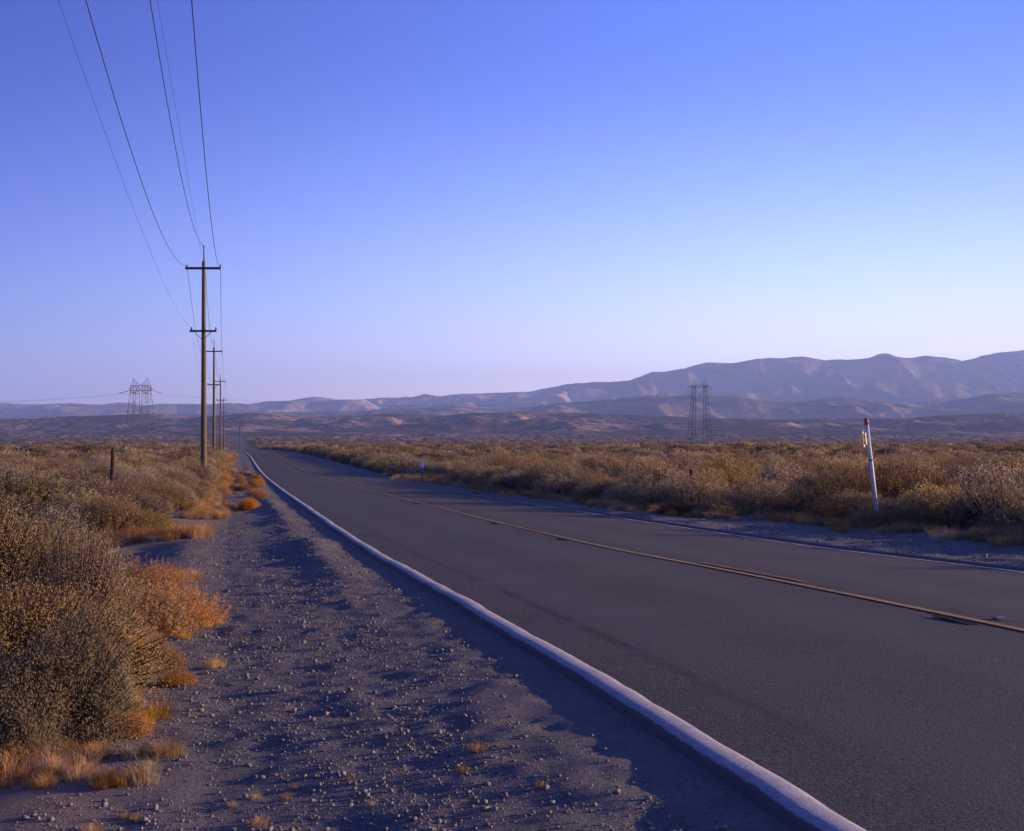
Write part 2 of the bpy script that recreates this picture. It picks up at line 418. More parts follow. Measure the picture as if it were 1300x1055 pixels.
def strip(name, l0, l1, s0, s1, mat, lift=0.005, jit=0.0, seed=0):
    ss = srd[(srd > s0) & (srd < s1)]
    ss = np.concatenate([[s0], ss, [s1]])
    j = jit * fbm(ss * 2.0, ss * 0 + seed, 80 + seed, 2)
    L_ = np.stack([l0 + j, np.full_like(ss, (l0 + l1) / 2), l1 + j], 1); S_ = np.repeat(ss[:, None], 3, 1)
    x, y = xy(L_, S_); z = road_z(L_, S_)
    # follow the road facets: linear between the road's own rows
    z = np.stack([np.interp(ss, srd, road_z(np.full_like(srd, v), srd)) for v in (l0, (l0 + l1) / 2, l1)], 1)
    z = z + lift
    return np.stack([x, y, z], -1).reshape(-1, 3), grid_faces(len(ss), 3)
v, f = strip('c', L_MID - 0.045, L_MID + 0.045, -60, 2250, None, 0.008)
tag(mesh_obj('solid_centre_line', v, f, M['yellow']), 'solid yellow centre line on the asphalt', 'road marking', kind='structure')
vs, fs = [], []; n0 = 0
for k in range(-5, 40):
    s0 = 13.3 + k * 11.9
    v, f = strip('d', L_MID + 0.15, L_MID + 0.23, s0, s0 + 3.2, None, 0.008)
    vs.append(v); fs.append(f + n0); n0 += len(v)
tag(mesh_obj('broken_centre_line', np.concatenate(vs), np.concatenate(fs), M['yellow_worn']), 'broken yellow dashes along the right of the solid centre line', 'road marking', kind='structure')
v, f = strip('e', L_RIGHT - 0.065, L_RIGHT + 0.065, -60, 2250, None, 0.006, 0.02, 3)
tag(mesh_obj('edge_line', v, f, M['white_line']), 'worn white edge line along the right of the road', 'road marking', kind='structure')

# asphalt kerb with a painted top
kp = [(-0.20, -0.14, 0.0), (-0.18, 0.0, 0.0), (-0.155, 0.055, 0.15), (-0.125, 0.080, 0.65), (-0.06, 0.090, 1.0), (0.03, 0.086, 1.0), (0.10, 0.060, 1.0), (0.14, 0.028, 0.7), (0.17, 0.0, 0.3), (0.18, -0.08, 0.0)]
ss = [-60.0]
while ss[-1] < 700: ss.append(ss[-1] + (1.0 if ss[-1] < 2 else max(0.12, 0.008 * ss[-1])))
ss = np.array(ss)
kl = 0.74 * np.array([p[0] for p in kp]); kz = np.array([p[1] for p in kp]); kt = np.array([p[2] for p in kp])
jl = 0.018 * fbm(ss * 0.8, ss * 0, 91, 3) + 0.006 * fbm(ss * 3, ss * 0, 95, 3); jz = 0.008 * fbm(ss * 1.2, ss * 0, 93, 3)
Lk = L_EDGE - 0.10 + kl[None] + jl[:, None] + 0.006 * fbm(ss[:, None] * 5, kl[None] * 30, 97, 2)
Sk = np.repeat(ss[:, None], len(kl), 1)
hs = 1.0 - 0.15 * smooth(150, 400, ss)
X, Y = xy(Lk, Sk); Z = prof(Sk) - 0.025 + 0.80 * kz[None] * hs[:, None] + jz[:, None] * (kz[None] > 0.02)
o = mesh_obj('kerb', np.stack([X, Y, Z], -1), grid_faces(len(ss), len(kl)), M['kerb'], smooth_shade=True)
tag(o, 'raised asphalt kerb with worn white paint along the left of the road', 'kerb', kind='structure')
add_attr(o, 'top', np.repeat(kt[None], len(ss), 0))

# ------------------------------------------------------------------ hills
def hills(name, label, mat, d_front, d_ridge, d_back, ridge_px, nx, ny, amp, scale, seed, foot=0.0, spur=0.5, xspan=(-0.62, 0.75), power=1.0, gain=0.52):
    u = np.linspace(xspan[0], xspan[1], nx); v = np.linspace(0, 1, ny)
    dist = d_front + (d_back - d_front) * v
    U, D = np.meshgrid(u, dist)
    X = U * d_ridge * (0.55 + 0.45 * D / d_ridge); Y = D
    ridge_x = np.array([p[0] for p in ridge_px], float); ridge_y = np.array([p[1] for p in ridge_px], float)
    px = 650 + F * X / Y
    w = d_ridge + 0.10 * (d_ridge - d_front) * fbm(U * 9, U * 0, seed + 5, 3)
    uc = U * d_ridge * (0.55 + 0.45 * w / d_ridge) / w
    top = (550 - np.interp(650 + F * uc, ridge_x, ridge_y)) / F * w + CAMZ      # height of the crest above the plain
    t = np.where(D < w, (D - d_front) / (w - d_front), 1 - 0.7 * (D - w) / (d_back - w))
    t = np.clip(t, 0, 1)
    body = np.where(D < w, t ** power * (0.66 + 0.34 * smooth(0.70, 1.0, t)), smooth(0, 1, t))
    R = ridged(X * scale, Y * scale * 0.7, seed, 5, gain)
    B = fbm(X * scale * 0.45, Y * scale * 0.45, seed + 9, 3)
    rel = np.clip(np.minimum(t * 1.6, 1.0), 0, 1)
    crest = np.exp(-((D - w) / (0.16 * (d_ridge - d_front))) ** 2)
    Z = top * body * (1 + spur * (1 - crest) * (R - 0.62) + 0.35 * (1 - crest) * B) + amp * (1 - 0.75 * crest) * rel * (R - 0.6)
    lim = (top - CAMZ) * np.minimum(D / w, 1.06) * np.where(D < w, 0.985, 0.93) + CAMZ
    Z = np.where(crest > 0.97, Z, np.minimum(Z, lim))
    Z = Z - 6 * (1 - smooth(0, 0.05, t)) + foot
    o = mesh_obj(name, np.stack([X, Y, Z], -1), grid_faces(ny, nx), mat, smooth_shade=True)
    tag(o, label, 'hills', kind='structure')
    return o
near_r = [(-400, 535), (-100, 536), (0, 533), (60, 531), (130, 528), (190, 525), (240, 530), (290, 527), (330, 524), (385, 530), (420, 528), (450, 525.5), (520, 526), (560, 528), (600, 525), (700, 523.5), (780, 526), (850, 528), (920, 531), (1000, 533), (1080, 532), (1150, 530), (1200, 527), (1270, 526), (1340, 528), (1700, 530), (2000, 535)]
mid_r = [(-400, 528), (0, 530), (300, 526), (500, 520), (640, 516), (720, 512), (780, 507), (820, 504), (880, 502.5), (930, 503), (980, 510), (1030, 508), (1065, 503), (1100, 508), (1150, 512), (1200, 508), (1260, 501), (1320, 499), (1500, 505), (2000, 515)]
far_r = [(-400, 516), (-100, 515), (0, 513), (40, 515), (70, 516.5), (100, 515), (150, 512), (180, 513.5), (220, 515), (250, 512), (300, 513), (347, 509), (384, 508), (400, 508.5), (460, 507), (480, 505), (510, 509), (530, 505), (542, 503), (556, 506.5), (570, 504), (640, 499), (700, 494), (750, 489), (800, 484), (830, 475), (870, 471), (897, 464), (930, 464), (960, 457.5), (1020, 453), (1050, 455.5), (1090, 453), (1105, 453.2), (1120, 452), (1138, 453.4), (1170, 450), (1200, 452), (1222, 456.5), (1250, 449), (1300, 446), (1400, 443), (1600, 452), (2000, 470)]
hills('low_hills', 'low scrub covered hills at the far edge of the plain', M['near_hill'], 1950, 2900, 3700, near_r, 760, 220, 30, 0.0056, 201, spur=0.9, power=1.3)
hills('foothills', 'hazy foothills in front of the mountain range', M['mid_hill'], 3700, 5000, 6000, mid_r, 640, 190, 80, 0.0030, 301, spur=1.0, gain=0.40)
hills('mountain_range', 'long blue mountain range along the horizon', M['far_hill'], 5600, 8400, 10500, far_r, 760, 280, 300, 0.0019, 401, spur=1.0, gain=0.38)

# ------------------------------------------------------------------ bush meshes
def bush_arrays(r_, n_stems, n_leaf, leaf, height=0.62, lump=0.30, upright=0.35, fine=1.0, tip=0.06):
    """unit bush, radius about 1, base at z = 0: arrays for foliage (quads) and branches (quads)"""
    th = np.arccos(1 - r_.uniform(0, 1, n_stems) ** 0.85 * 1.02 * 0.98); th = np.clip(th, 0.03, 1.5)
    ph = r_.uniform(0, 2 * np.pi, n_stems)
    k = 14
    cd = r_.normal(size=(k, 3)); cd[:, 2] = np.abs(cd[:, 2]); cd /= np.linalg.norm(cd, axis=1)[:, None]
    ca = r_.uniform(-1, 1, k)
    d = np.stack([np.sin(th) * np.cos(ph), np.sin(th) * np.sin(ph), np.cos(th)], 1)
    R = 1 + lump * sum(ca[i] * np.exp(-((1 - d @ cd[i]) / 0.08)) for i in range(k)) + r_.normal(0, 0.09, n_stems)
    R = np.clip(R, 0.55, 1.45)
    end = d * R[:, None]; end[:, 2] = end[:, 2] * height * 1.25 + 0.05
    end += r_.normal(0, tip, end.shape); end[:, 2] = np.abs(end[:, 2])
    base = np.stack([np.cos(ph), np.sin(ph), np.zeros(n_stems)], 1) * (r_.uniform(0, 0.42, n_stems) * np.sin(th))[:, None]
    base[:, 2] = -0.03
    ctrl = base * 0.5 + end * 0.5 ; ctrl[:, 2] += -0.05 + 0.10 * upright; ctrl[:, :2] *= 1.12
    def bez(t):
        t = t[..., None]
        return (1 - t) ** 2 * base[:, None] + 2 * t * (1 - t) * ctrl[:, None] + t * t * end[:, None]
    # leaves
    T = 0.50 + 0.52 * r_.uniform(0, 1, (n_stems, n_leaf)) ** 0.62
    P = bez(T).reshape(-1, 3) + r_.normal(0, 0.030, (n_stems * n_leaf, 3))
    ax = (end - ctrl); ax /= np.linalg.norm(ax, axis=1)[:, None]
    ax = np.repeat(ax, n_leaf, 0) * 0.5 + r_.normal(0, 0.75, P.shape) + np.array([0, 0, 0.35]) ; ax /= np.linalg.norm(ax, axis=1)[:, None]
    out = P * np.array([1.0, 1.0, 1.5]); out /= np.linalg.norm(out, axis=1)[:, None] + 1e-9
    sd = np.cross(ax, out + r_.normal(0, 0.42, P.shape)); sd /= np.linalg.norm(sd, axis=1)[:, None] + 1e-9
    ln = leaf * r_.uniform(0.6, 1.5, len(P))[:, None]; wd = ln * (0.31 / fine)
    P[:, 2] = np.maximum(P[:, 2], 0.01)
    q = np.stack([P, P + ax * ln * 0.5 + sd * wd, P + ax * ln, P + ax * ln * 0.5 - sd * wd], 1)
    fv = q.reshape(-1, 3); ff = np.arange(len(fv)).reshape(-1, 4)
    # branches: two crossed tapering ribbons
    tt = np.linspace(0, 1, 4)
    C = bez(np.repeat(tt[None], n_stems, 0))
    bw = (0.010 * (1 - 0.75 * tt))[None, :, None] * r_.uniform(0.6, 1.3, n_stems)[:, None, None]
    dirn = end - base; s1 = np.cross(dirn, [0.3, 0.2, 1.0]); s1 /= np.linalg.norm(s1, axis=1)[:, None] + 1e-9
    s2 = np.cross(dirn, s1); s2 /= np.linalg.norm(s2, axis=1)[:, None] + 1e-9
    bv, bf, n0 = [], [], 0
    for sdv in (s1, s2):
        a = C + sdv[:, None] * bw; b = C - sdv[:, None] * bw
        vv = np.stack([a, b], 2).reshape(n_stems, 8, 3)
        idx = np.arange(n_stems)[:, None, None] * 8 + np.array([[0, 1, 3, 2], [2, 3, 5, 4], [4, 5, 7, 6]])[None]
        bv.append(vv.reshape(-1, 3)); bf.append(idx.reshape(-1, 4) + n0); n0 += n_stems * 8
    return fv, ff, np.concatenate(bv), np.concatenate(bf)
def mesh_only(name, v, f, mats, mi=None):
    o = mesh_obj(name, v, f, mats, link=False); me = o.data; bpy.data.objects.remove(o)
    if mi is not None: me.polygons.foreach_set('material_index', np.asarray(mi, np.int32))
    return me

KINDS = ['tan', 'olive', 'brown']
PROTO = {}     # kind -> list of (foliage mesh, branch mesh, joined mesh)
def make_proto(kind, r_, **kw):
    fv, ff, bv, bf = bush_arrays(r_, **kw)
    fm = mesh_only('foliage', fv, ff, [M[kind]]); tw = M['orange'] if kind == 'orange' else M['twig']
    bm_ = mesh_only('branches', bv, bf, [tw])
    jv = np.concatenate([fv, bv]); jf = np.concatenate([ff, bf + len(fv)])
    jm = mesh_only('bush', jv, jf, [M[kind], tw], np.concatenate([np.zeros(len(ff)), np.ones(len(bf))]))
    return fm, bm_, jm
for kind, kw in (('tan', dict(n_stems=620, n_leaf=34, leaf=0.040, height=0.70, lump=0.46, tip=0.045)),
                 ('olive', dict(n_stems=620, n_leaf=34, leaf=0.040, height=0.74, lump=0.42, tip=0.045)),
                 ('brown', dict(n_stems=680, n_leaf=26, leaf=0.042, height=0.64, lump=0.40, fine=1.5, tip=0.07))):
    PROTO[kind] = [make_proto(kind, np.random.default_rng(500 + i + 10 * KINDS.index(kind)), **kw) for i in range(3)]
HERO = {'olive': [make_proto('olive', np.random.default_rng(700 + i), n_stems=2600, n_leaf=44, leaf=0.020, height=0.74, lump=0.58, tip=0.04) for i in range(2)],
        'tan': [make_proto('tan', np.random.default_rng(720 + i), n_stems=2800, n_leaf=36, leaf=0.018, height=0.72, lump=0.54, fine=1.4, tip=0.06) for i in range(2)]}
FARP = {k: make_proto(k, np.random.default_rng(800 + i), n_stems=220, n_leaf=11, leaf=0.12, height=0.66, lump=0.36, tip=0.05)[2] for i, k in enumerate(KINDS)}

def mesh_copy(name, me, parent=None):
    o = bpy.data.objects.new(name, me); COL.objects.link(o)
    if parent is not None: o.parent = parent
    return o
def bush_thing(name, proto, x, y, r, h, rz, label, cat, group=None, parts=True, sink=0.03):
    z = gz(x, y) - sink
    if parts:
        e = empty(name, (x, y, z), rz); e.scale = (r, r, h)
        mesh_copy('foliage', proto[0], e); mesh_copy('branches', proto[1], e)
    else:
        e = mesh_copy(name, proto[2]); e.location = (x, y, z); e.rotation_euler = (0, 0, rz); e.scale = (r, r, h)
    tag(e, label, cat, group)
    return e

# hero bushes at the lower left, beside the gravel shoulder
hero = [  # px, D, radius, height scale, kind, variant, label
    (22, 6.9, 0.54, 0.66, 'olive', 0, 'dark olive sagebrush nearest the camera in the lower left corner'),
    (118, 7.8, 0.30, 0.44, 'olive', 1, 'small olive sagebrush at the gravel edge beside the nearest dark bush'),
    (-10, 8.6, 0.85, 0.82, 'tan', 0, 'pale grey-green saltbush rising behind the nearest dark bush'),
    (90, 10.2, 0.52, 0.80, 'tan', 1, 'pale saltbush with orange grass at its foot beside the gravel'),
    (88, 12.5, 0.42, 0.62, 'tan', 0, 'rounded pale saltbush just short of the dirt track'),
    (10, 11.8, 0.85, 0.96, 'olive', 1, 'tall olive sagebrush behind the pale bushes on the left'),
    (-60, 10.5, 1.00, 0.95, 'tan', 1, 'pale saltbush cut by the left edge of the photo'),
    (30, 15.0, 0.80, 0.86, 'tan', 1, 'wide pale saltbush on the near side of the dirt track'),
    (-30, 16.0, 1.2, 0.9, 'olive', 0, 'olive bush at the left edge behind the pale saltbushes'),
]
taken = []
for (px, d, r, h, k, vi, lab) in hero:
    x = at(px, d); y = d
    bush_thing('sagebrush' if k == 'olive' else 'saltbush', HERO[k][vi], x, y, r, h, rng.uniform(0, 6.28), lab, 'bush', 'large bushes at the lower left')
    taken.append((x, y, r))

# ------------------------------------------------------------------ the scrub field
def bush_ok(x, y, r):
    l, s = ls(x, y)
    if s < -12: return False
    if -0.2 - r * 0.45 < l + 0.2 * math.sin(s * 0.7) and l < 10.0 + r * 0.8: return False
    if l >= 9:
        lim = 12.4 if s < 30 else (11.2 if s < 72 else (13.6 if s < 92 else 11.2))
        if l - r * 0.75 < lim + 0.35 * math.sin(s * 0.9): return False
        for (cx, cy, rx, ry) in ((25, 98, 8, 6), (11.5, 93, 4, 3.5), (12, 46, 2.4, 2.0), (30, 60, 4, 3)):
            if ((x - cx) / rx) ** 2 + ((y - cy) / ry) ** 2 < 1: return False
    else:
        if 18.6 < s + 0.15 * l < 28.5: return False
        if s < 19.5 and l > -4.5: return False
        if s >= 19.5 and l > -1.3 - r * 0.5: return False
        lx, ly = at(142, 46), 46
        if abs(x - lx * (y / ly)) < 0.45 and 36 < y < 46.3: return False
    return True
cell = {}
def far_enough(x, y, r, k=0.80):
    i, j = int(math.floor(x / 2)), int(math.floor(y / 2))
    for a in range(i - 1, i + 2):
        for b in range(j - 1, j + 2):
            for (qx, qy, qr) in cell.get((a, b), ()):
                if (qx - x) ** 2 + (qy - y) ** 2 < (k * (r + qr)) ** 2: return False
    return True
def put(x, y, r): cell.setdefault((int(math.floor(x / 2)), int(math.floor(y / 2))), []).append((x, y, r))
for t_ in taken: put(*t_)
PAT = fbm(*np.meshgrid(np.arange(97) * 0.21, np.arange(97) * 0.21), 77, 2)
bushes = []
# the front row on the right is thick and continuous
def try_put(x, y, r, k=0.80):
    if bush_ok(x, y, r) and far_enough(x, y, r, k):
        put(x, y, r)
        h = rng.uniform(0.82, 1.28)
        l, s = ls(x, y)
        if l > 9 and s < 32 and l < 14.0: h *= 0.62
        elif l > 9 and l < 13.5: h *= 0.88
        if l > 9 and s < 34 and l < 24: h *= 0.82
        h = min(h, 1.28 / r)
        p = rng.uniform()
        pat = PAT[int(x // 4) % 97, int(y // 4) % 97]
        if l < 5: kind = 'tan' if p < 0.42 else ('olive' if p < 0.75 else 'brown')
        else:
            fd = min(max((l - 14) / 30.0, 0), 1) * 0.16
            kind = 'tan' if p < 0.44 + 0.5 * pat - fd else ('olive' if p < 0.58 + 0.3 * pat - fd else 'brown')
        bushes.append((x, y, r, r * h, kind, int(rng.integers(3)), rng.uniform(0, 6.28)))
        return True
    return False
for s_ in np.concatenate([np.arange(-10, 190, 0.42), np.arange(190, 470, 0.8)]):
    for _ in range(3):
        lim = 12.4 if s_ < 30 else (11.2 if s_ < 72 else (13.6 if s_ < 92 else 11.2))
        x, y = xy(lim + rng.uniform(0.7, 2.6), s_ + rng.uniform(-0.4, 0.4))
        try_put(x, y, rng.uniform(0.60, 1.25), 0.66)
for s_ in np.arange(28, 170, 0.5):
    x, y = xy(-2.0 - rng.uniform(0, 2.0), s_ + rng.uniform(-0.4, 0.4))
    try_put(x, y, rng.uniform(0.6, 1.0), 0.52)
N = 30000
dd = 2 + 128 * rng.uniform(0, 1, N) ** 0.62
uu = rng.uniform(-0.52, 0.62, N)
for d, u in zip(dd, uu):
    x = u * d + (rng.uniform(-6, 16) if d < 40 else rng.uniform(-2, 6)); y = d
    r = float(np.clip(rng.lognormal(-0.10, 0.36), 0.42, 1.7))
    try_put(x, y, r)
bushes.sort(key=lambda b: -b[2] / math.hypot(b[0], b[1]))
def in_view(b):
    x, y, r = b[0], b[1], b[2]
    return y > 3 and abs(x / y) < 0.389 + 0.6 * r / y and 550 + F * (CAMZ - prof(y * 1.02) - b[3]) / y < 960
inst, rest = [], []
for b in bushes:
    (inst if len(inst) < 282 and in_view(b) else rest).append(b)
ZONE = {
    'l_near': 'bushes on the left before the utility poles', 'r_front': 'bushes in the front row beside the right shoulder', 'r_back': 'bushes in the field behind the right front row'}
adj = {'tan': 'pale tan saltbush', 'olive': 'olive sagebrush', 'brown': 'purplish brown dry brush'}
for i, (x, y, r, h, kind, vi, rz) in enumerate(inst):
    l, s = ls(x, y)
    if l < 5:
        z = 'l_near'; lab = adj[kind] + ' in the scrub left of the road beyond the dirt track'
        if s < 19: lab = adj[kind] + ' at the left edge short of the dirt track'
        grp = adj[kind] + (' at the left edge' if s < 19 else ' left of the road')
    elif l < (15.0 if s < 30 else 13.6):
        if s < 30: lab = 'low ' + adj[kind] + ' at the foot of the leaning white post by the shoulder'; grp = adj[kind] + ' near the white post'
        elif s < 60: lab = adj[kind] + ' in the middle stretch of the front row right of the road'; grp = adj[kind] + ' in the front row, middle distance'
        else: lab = adj[kind] + ' in the front row right of the road, far towards the bend of the kerb'; lab = adj[kind] + ' in the front row beyond the small blue marker'; grp = adj[kind] + ' in the far front row'
    else:
        if s < 45: lab = adj[kind] + ' in the open field behind the leaning white post'; grp = adj[kind] + ' behind the white post'
        else: lab = adj[kind] + ' deep in the open field right of the road'; grp = adj[kind] + ' deep in the right field'
    nm = {'tan': 'saltbush', 'olive': 'sagebrush', 'brown': 'dry_bush'}[kind]
    bush_thing(nm, PROTO[kind][vi], x, y, r, h, rz, lab, 'bush', grp, parts=(i < 110))

# ------------------------------------------------------------------ the rest of the scrub: one instanced object
def scatter(name, pts, meshes, label, cat):
    """pts rows: x, y, z, rx, rz scale xy, scale z, rot, kind index"""
    P = np.array(pts, float)
    o = mesh_obj(name, P[:, :3], [], None)
    for nme, colm in (('sxy', 3), ('szz', 4), ('rot', 5)):
        a = o.data.attributes.new(nme, 'FLOAT', 'POINT'); a.data.foreach_set('value', P[:, colm].astype(np.float32))
    a = o.data.attributes.new('pick', 'INT', 'POINT'); a.data.foreach_set('value', P[:, 6].astype(np.int32))
    ng = bpy.data.node_groups.new(name + '_nodes', 'GeometryNodeTree')
    ng.interface.new_socket('Geometry', in_out='INPUT', socket_type='NodeSocketGeometry')
    ng.interface.new_socket('Geometry', in_out='OUTPUT', socket_type='NodeSocketGeometry')
    N_ = ng.nodes; Lk_ = ng.links
    gi = N_.new('NodeGroupInput'); go = N_.new('NodeGroupOutput')
    c = bpy.data.collections.new(name + '_shapes')
    for i, me in enumerate(meshes):
        ob = bpy.data.objects.new('%s_shape_%02d' % (name, i), me); c.objects.link(ob)
    ci = N_.new('GeometryNodeCollectionInfo'); ci.inputs['Collection'].default_value = c
    ci.inputs['Separate Children'].default_value = True; ci.inputs['Reset Children'].default_value = True
    ip = N_.new('GeometryNodeInstanceOnPoints'); ip.inputs['Pick Instance'].default_value = True
    def at_(nm, ty):
        n = N_.new('GeometryNodeInputNamedAttribute'); n.data_type = ty; n.inputs['Name'].default_value = nm
        return n.outputs['Attribute']
    cx = N_.new('ShaderNodeCombineXYZ'); sx = at_('sxy', 'FLOAT')
    Lk_.new(sx, cx.inputs[0]); Lk_.new(sx, cx.inputs[1]); Lk_.new(at_('szz', 'FLOAT'), cx.inputs[2])
    rx = N_.new('ShaderNodeCombineXYZ'); Lk_.new(at_('rot', 'FLOAT'), rx.inputs[2])
    e2r = N_.new('FunctionNodeEulerToRotation'); Lk_.new(rx.outputs[0], e2r.inputs[0])
    Lk_.new(gi.outputs[0], ip.inputs['Points']); Lk_.new(ci.outputs[0], ip.inputs['Instance'])
    Lk_.new(at_('pick', 'INT'), ip.inputs['Instance Index'])
    Lk_.new(e2r.outputs[0], ip.inputs['Rotation']); Lk_.new(cx.outputs[0], ip.inputs['Scale'])
    Lk_.new(ip.outputs[0], go.inputs[0])
    md = o.modifiers.new('scatter', 'NODES'); md.node_group = ng
    tag(o, label, cat, kind='stuff')
    return o
shapes = [p[2] for k in KINDS for p in PROTO[k]] + [FARP[k] for k in KINDS]
pts = []
zr_ = ground_z(np.array([b[0] for b in rest]), np.array([b[1] for b in rest]))
for (x, y, r, h, kind, vi, rz), z0 in zip(rest, zr_):
    pts.append((x, y, z0 - 0.03, r, h, rz, KINDS.index(kind) * 3 + vi))
NF = 15000
u = rng.uniform(0, 1, NF); D_ = 122 * (1900 / 122) ** u
U_ = rng.uniform(-0.50, 0.50, NF); Xf = U_ * D_
lf, sf = ls(Xf, D_)
keep = ~((lf > -2.2) & (lf < 11.2)) & ~(((Xf - 25) / 8) ** 2 + ((D_ - 98) / 6) ** 2 < 1)
keep &= (fbm(Xf * 0.02, D_ * 0.012, 15, 3) > -0.42)
Zf = ground_z(Xf, D_)
rr = rng.lognormal(-0.05, 0.3, NF) * np.clip((D_ / 122) ** 0.36, 1, 2.6)
for x, y, z, r, l_, s_ in zip(Xf[keep], D_[keep], Zf[keep], rr[keep], lf[keep], sf[keep]):
    if -2.2 - r < l_ < 11.0 + 0.8 * r: continue
    p = rng.uniform()
    k = 0 if p < 0.24 else (1 if p < 0.42 else 2)
    pts.append((x, y, z - 0.05, r, min(r, 0.5 + 0.5 * r) * rng.uniform(0.75, 1.2), rng.uniform(0, 6.28), 9 + k))
scatter('scrub', pts, shapes, 'continuous desert scrub covering the plain out to the hills', 'scrub')

# ------------------------------------------------------------------ grass
def tuft_arrays(r_, n, h, spread, w, lean=0.5):
    ph = r_.uniform(0, 2 * np.pi, n); rad = spread * np.sqrt(r_.uniform(0, 1, n)) * 0.5
    b = np.stack([np.cos(ph) * rad, np.sin(ph) * rad, np.full(n, -0.02)], 1)
    ln = h * r_.uniform(0.4, 1.15, n); tl = lean * r_.normal(0, 1, (n, 2)) * 0.55 + np.stack([np.cos(ph), np.sin(ph)], 1) * 0.45 * lean
    mid = b + np.stack([tl[:, 0] * ln * 0.35, tl[:, 1] * ln * 0.35, ln * 0.6], 1)
    tip = b + np.stack([tl[:, 0] * ln, tl[:, 1] * ln, ln * np.clip(1 - 0.25 * np.abs(tl).sum(1), 0.3, 1)], 1)
    sd = np.stack([-np.sin(ph + 1), np.cos(ph + 1), np.zeros(n)], 1) * w
    v = np.stack([b + sd, b - sd, mid - sd * 0.8, mid + sd * 0.8, tip, tip + sd * 0.15], 1).reshape(-1, 3)
    i = np.arange(n)[:, None] * 6
    f = np.concatenate([i + np.array([[0, 1, 2, 3]]), i + np.array([[3, 2, 4, 5]])])
    return v, f
TUFT = {k: [mesh_only('dry_grass', *tuft_arrays(np.random.default_rng(900 + i + (50 if k == 'straw' else 0)), 260, 0.42, 0.55, 0.0035, 0.75), [M[k]]) for i in range(3)] for k in ('orange', 'straw')}
BRUSH = [make_proto('orange', np.random.default_rng(960 + i), n_stems=800, n_leaf=20, leaf=0.045, height=0.7, lump=0.40, fine=1.4, tip=0.10) for i in range(2)]
clumps = [  # px, D, radius, height, label
    (186, 11.3, 0.33, 0.46, 'largest orange dry weed against the pale bushes at the gravel edge'),
    (226, 12.0, 0.34, 0.36, 'low orange dry weed spreading onto the gravel beside the largest one'),
    (188, 13.4, 0.34, 0.50, 'yellowish dry weed behind the largest orange weed'),
    (206, 9.6, 0.17, 0.20, 'small orange weed alone on the gravel below the large ones'),
    (224, 8.75, 0.13, 0.14, 'tiny reddish weed on the gravel, second below the large ones'),
    (118, 7.9, 0.22, 0.20, 'orange weed at the foot of the nearest olive bush'),
    (160, 7.2, 0.16, 0.14, 'small orange weed between olive bush and gravel'),
]
for i, (px, d, r, h, lab) in enumerate(clumps):
    bush_thing('dry_weed', BRUSH[i % 2], at(px, d), d, r, h, rng.uniform(0, 6.28), lab, 'weed', 'orange weeds at the gravel edge', parts=True)
for i in range(28):
    s = 41 + 70 * rng.uniform() ** 1.25; l = rng.uniform(-0.4, 1.2) if s < 75 else rng.uniform(-0.7, 1.5)
    x, y = xy(l, s); r = rng.uniform(0.22, 0.42)
    bush_thing('dry_weed', BRUSH[i % 2], x, y, r, r * rng.uniform(0.8, 1.2), rng.uniform(0, 6.28), 'low orange dry weed in the patch between kerb and nearest utility pole', 'weed', 'orange weeds beside the kerb before the poles', parts=False)
gp = []
def add_tuft(l, s, k, sc_):
    x, y = xy(l, s); gp.append((x, y, 0.0, sc_, sc_ * rng.uniform(0.7, 1.1), rng.uniform(0, 6.28), k * 3 + int(rng.integers(3))))
for _ in range(240):      # thick orange grass beside the kerb before the poles
    s = 36 + 75 * rng.uniform() ** 1.2
    add_tuft(rng.normal(-0.85, 0.22), s, int(rng.uniform() < 0.25), rng.uniform(0.45, 0.95))
for _ in range(420):      # strip along the pole line further on
    add_tuft(rng.normal(-0.9, 0.5), 60 + 160 * rng.uniform(), int(rng.uniform() < 0.3), rng.uniform(0.6, 1.1))
for _ in range(260):      # feet of the foreground bushes
    add_tuft(rng.normal(-1.15, 0.30), rng.uniform(6.5, 19), 0, rng.uniform(0.22, 0.5))
for _ in range(60):
    x = at(rng.uniform(-20, 215), 6.5); l, s = ls(x, 6.2 + rng.uniform(-0.25, 0.5))
    add_tuft(l, s, int(rng.uniform() < 0.4), rng.uniform(0.12, 0.28))
for _ in range(110):      # far side of the dirt track
    l = rng.uniform(-9, -0.6); add_tuft(l, 28.3 - 0.15 * l + rng.normal(0, 0.4), 0, rng.uniform(0.5, 1.0))
for _ in range(16):       # sparse straw on the gravel
    add_tuft(rng.uniform(-0.6, 1.6), rng.uniform(5.4, 6.3), 1, rng.uniform(0.07, 0.16))
for _ in range(300):      # opening by the small marker, right side
    add_tuft(rng.normal(11.6, 0.7), rng.uniform(70, 94), 0, rng.uniform(0.4, 0.8))
for _ in range(420):
    s = rng.uniform(14, 70); add_tuft((12.5 if s < 30 else 11.1) + rng.normal(0, 0.35), s, int(rng.uniform() < 0.5), rng.uniform(0.3, 0.7))
for _ in range(500):
    for (cx, cy, rx, ry) in (((25, 98, 8, 6), (11.5, 93, 4, 3.5))[int(rng.integers(2))],):
        a_, q = rng.uniform(0, 6.28), math.sqrt(rng.uniform())
        l, s = ls(cx + rx * q * math.cos(a_), cy + ry * q * math.sin(a_)); add_tuft(l, s, 1, rng.uniform(0.6, 1.0))
gp = np.array(gp); gp[:, 2] = ground_z(gp[:, 0], gp[:, 1])
scatter('dry_grass', gp, TUFT['orange'] + TUFT['straw'], 'dry orange and straw grass along the road verges', 'grass')

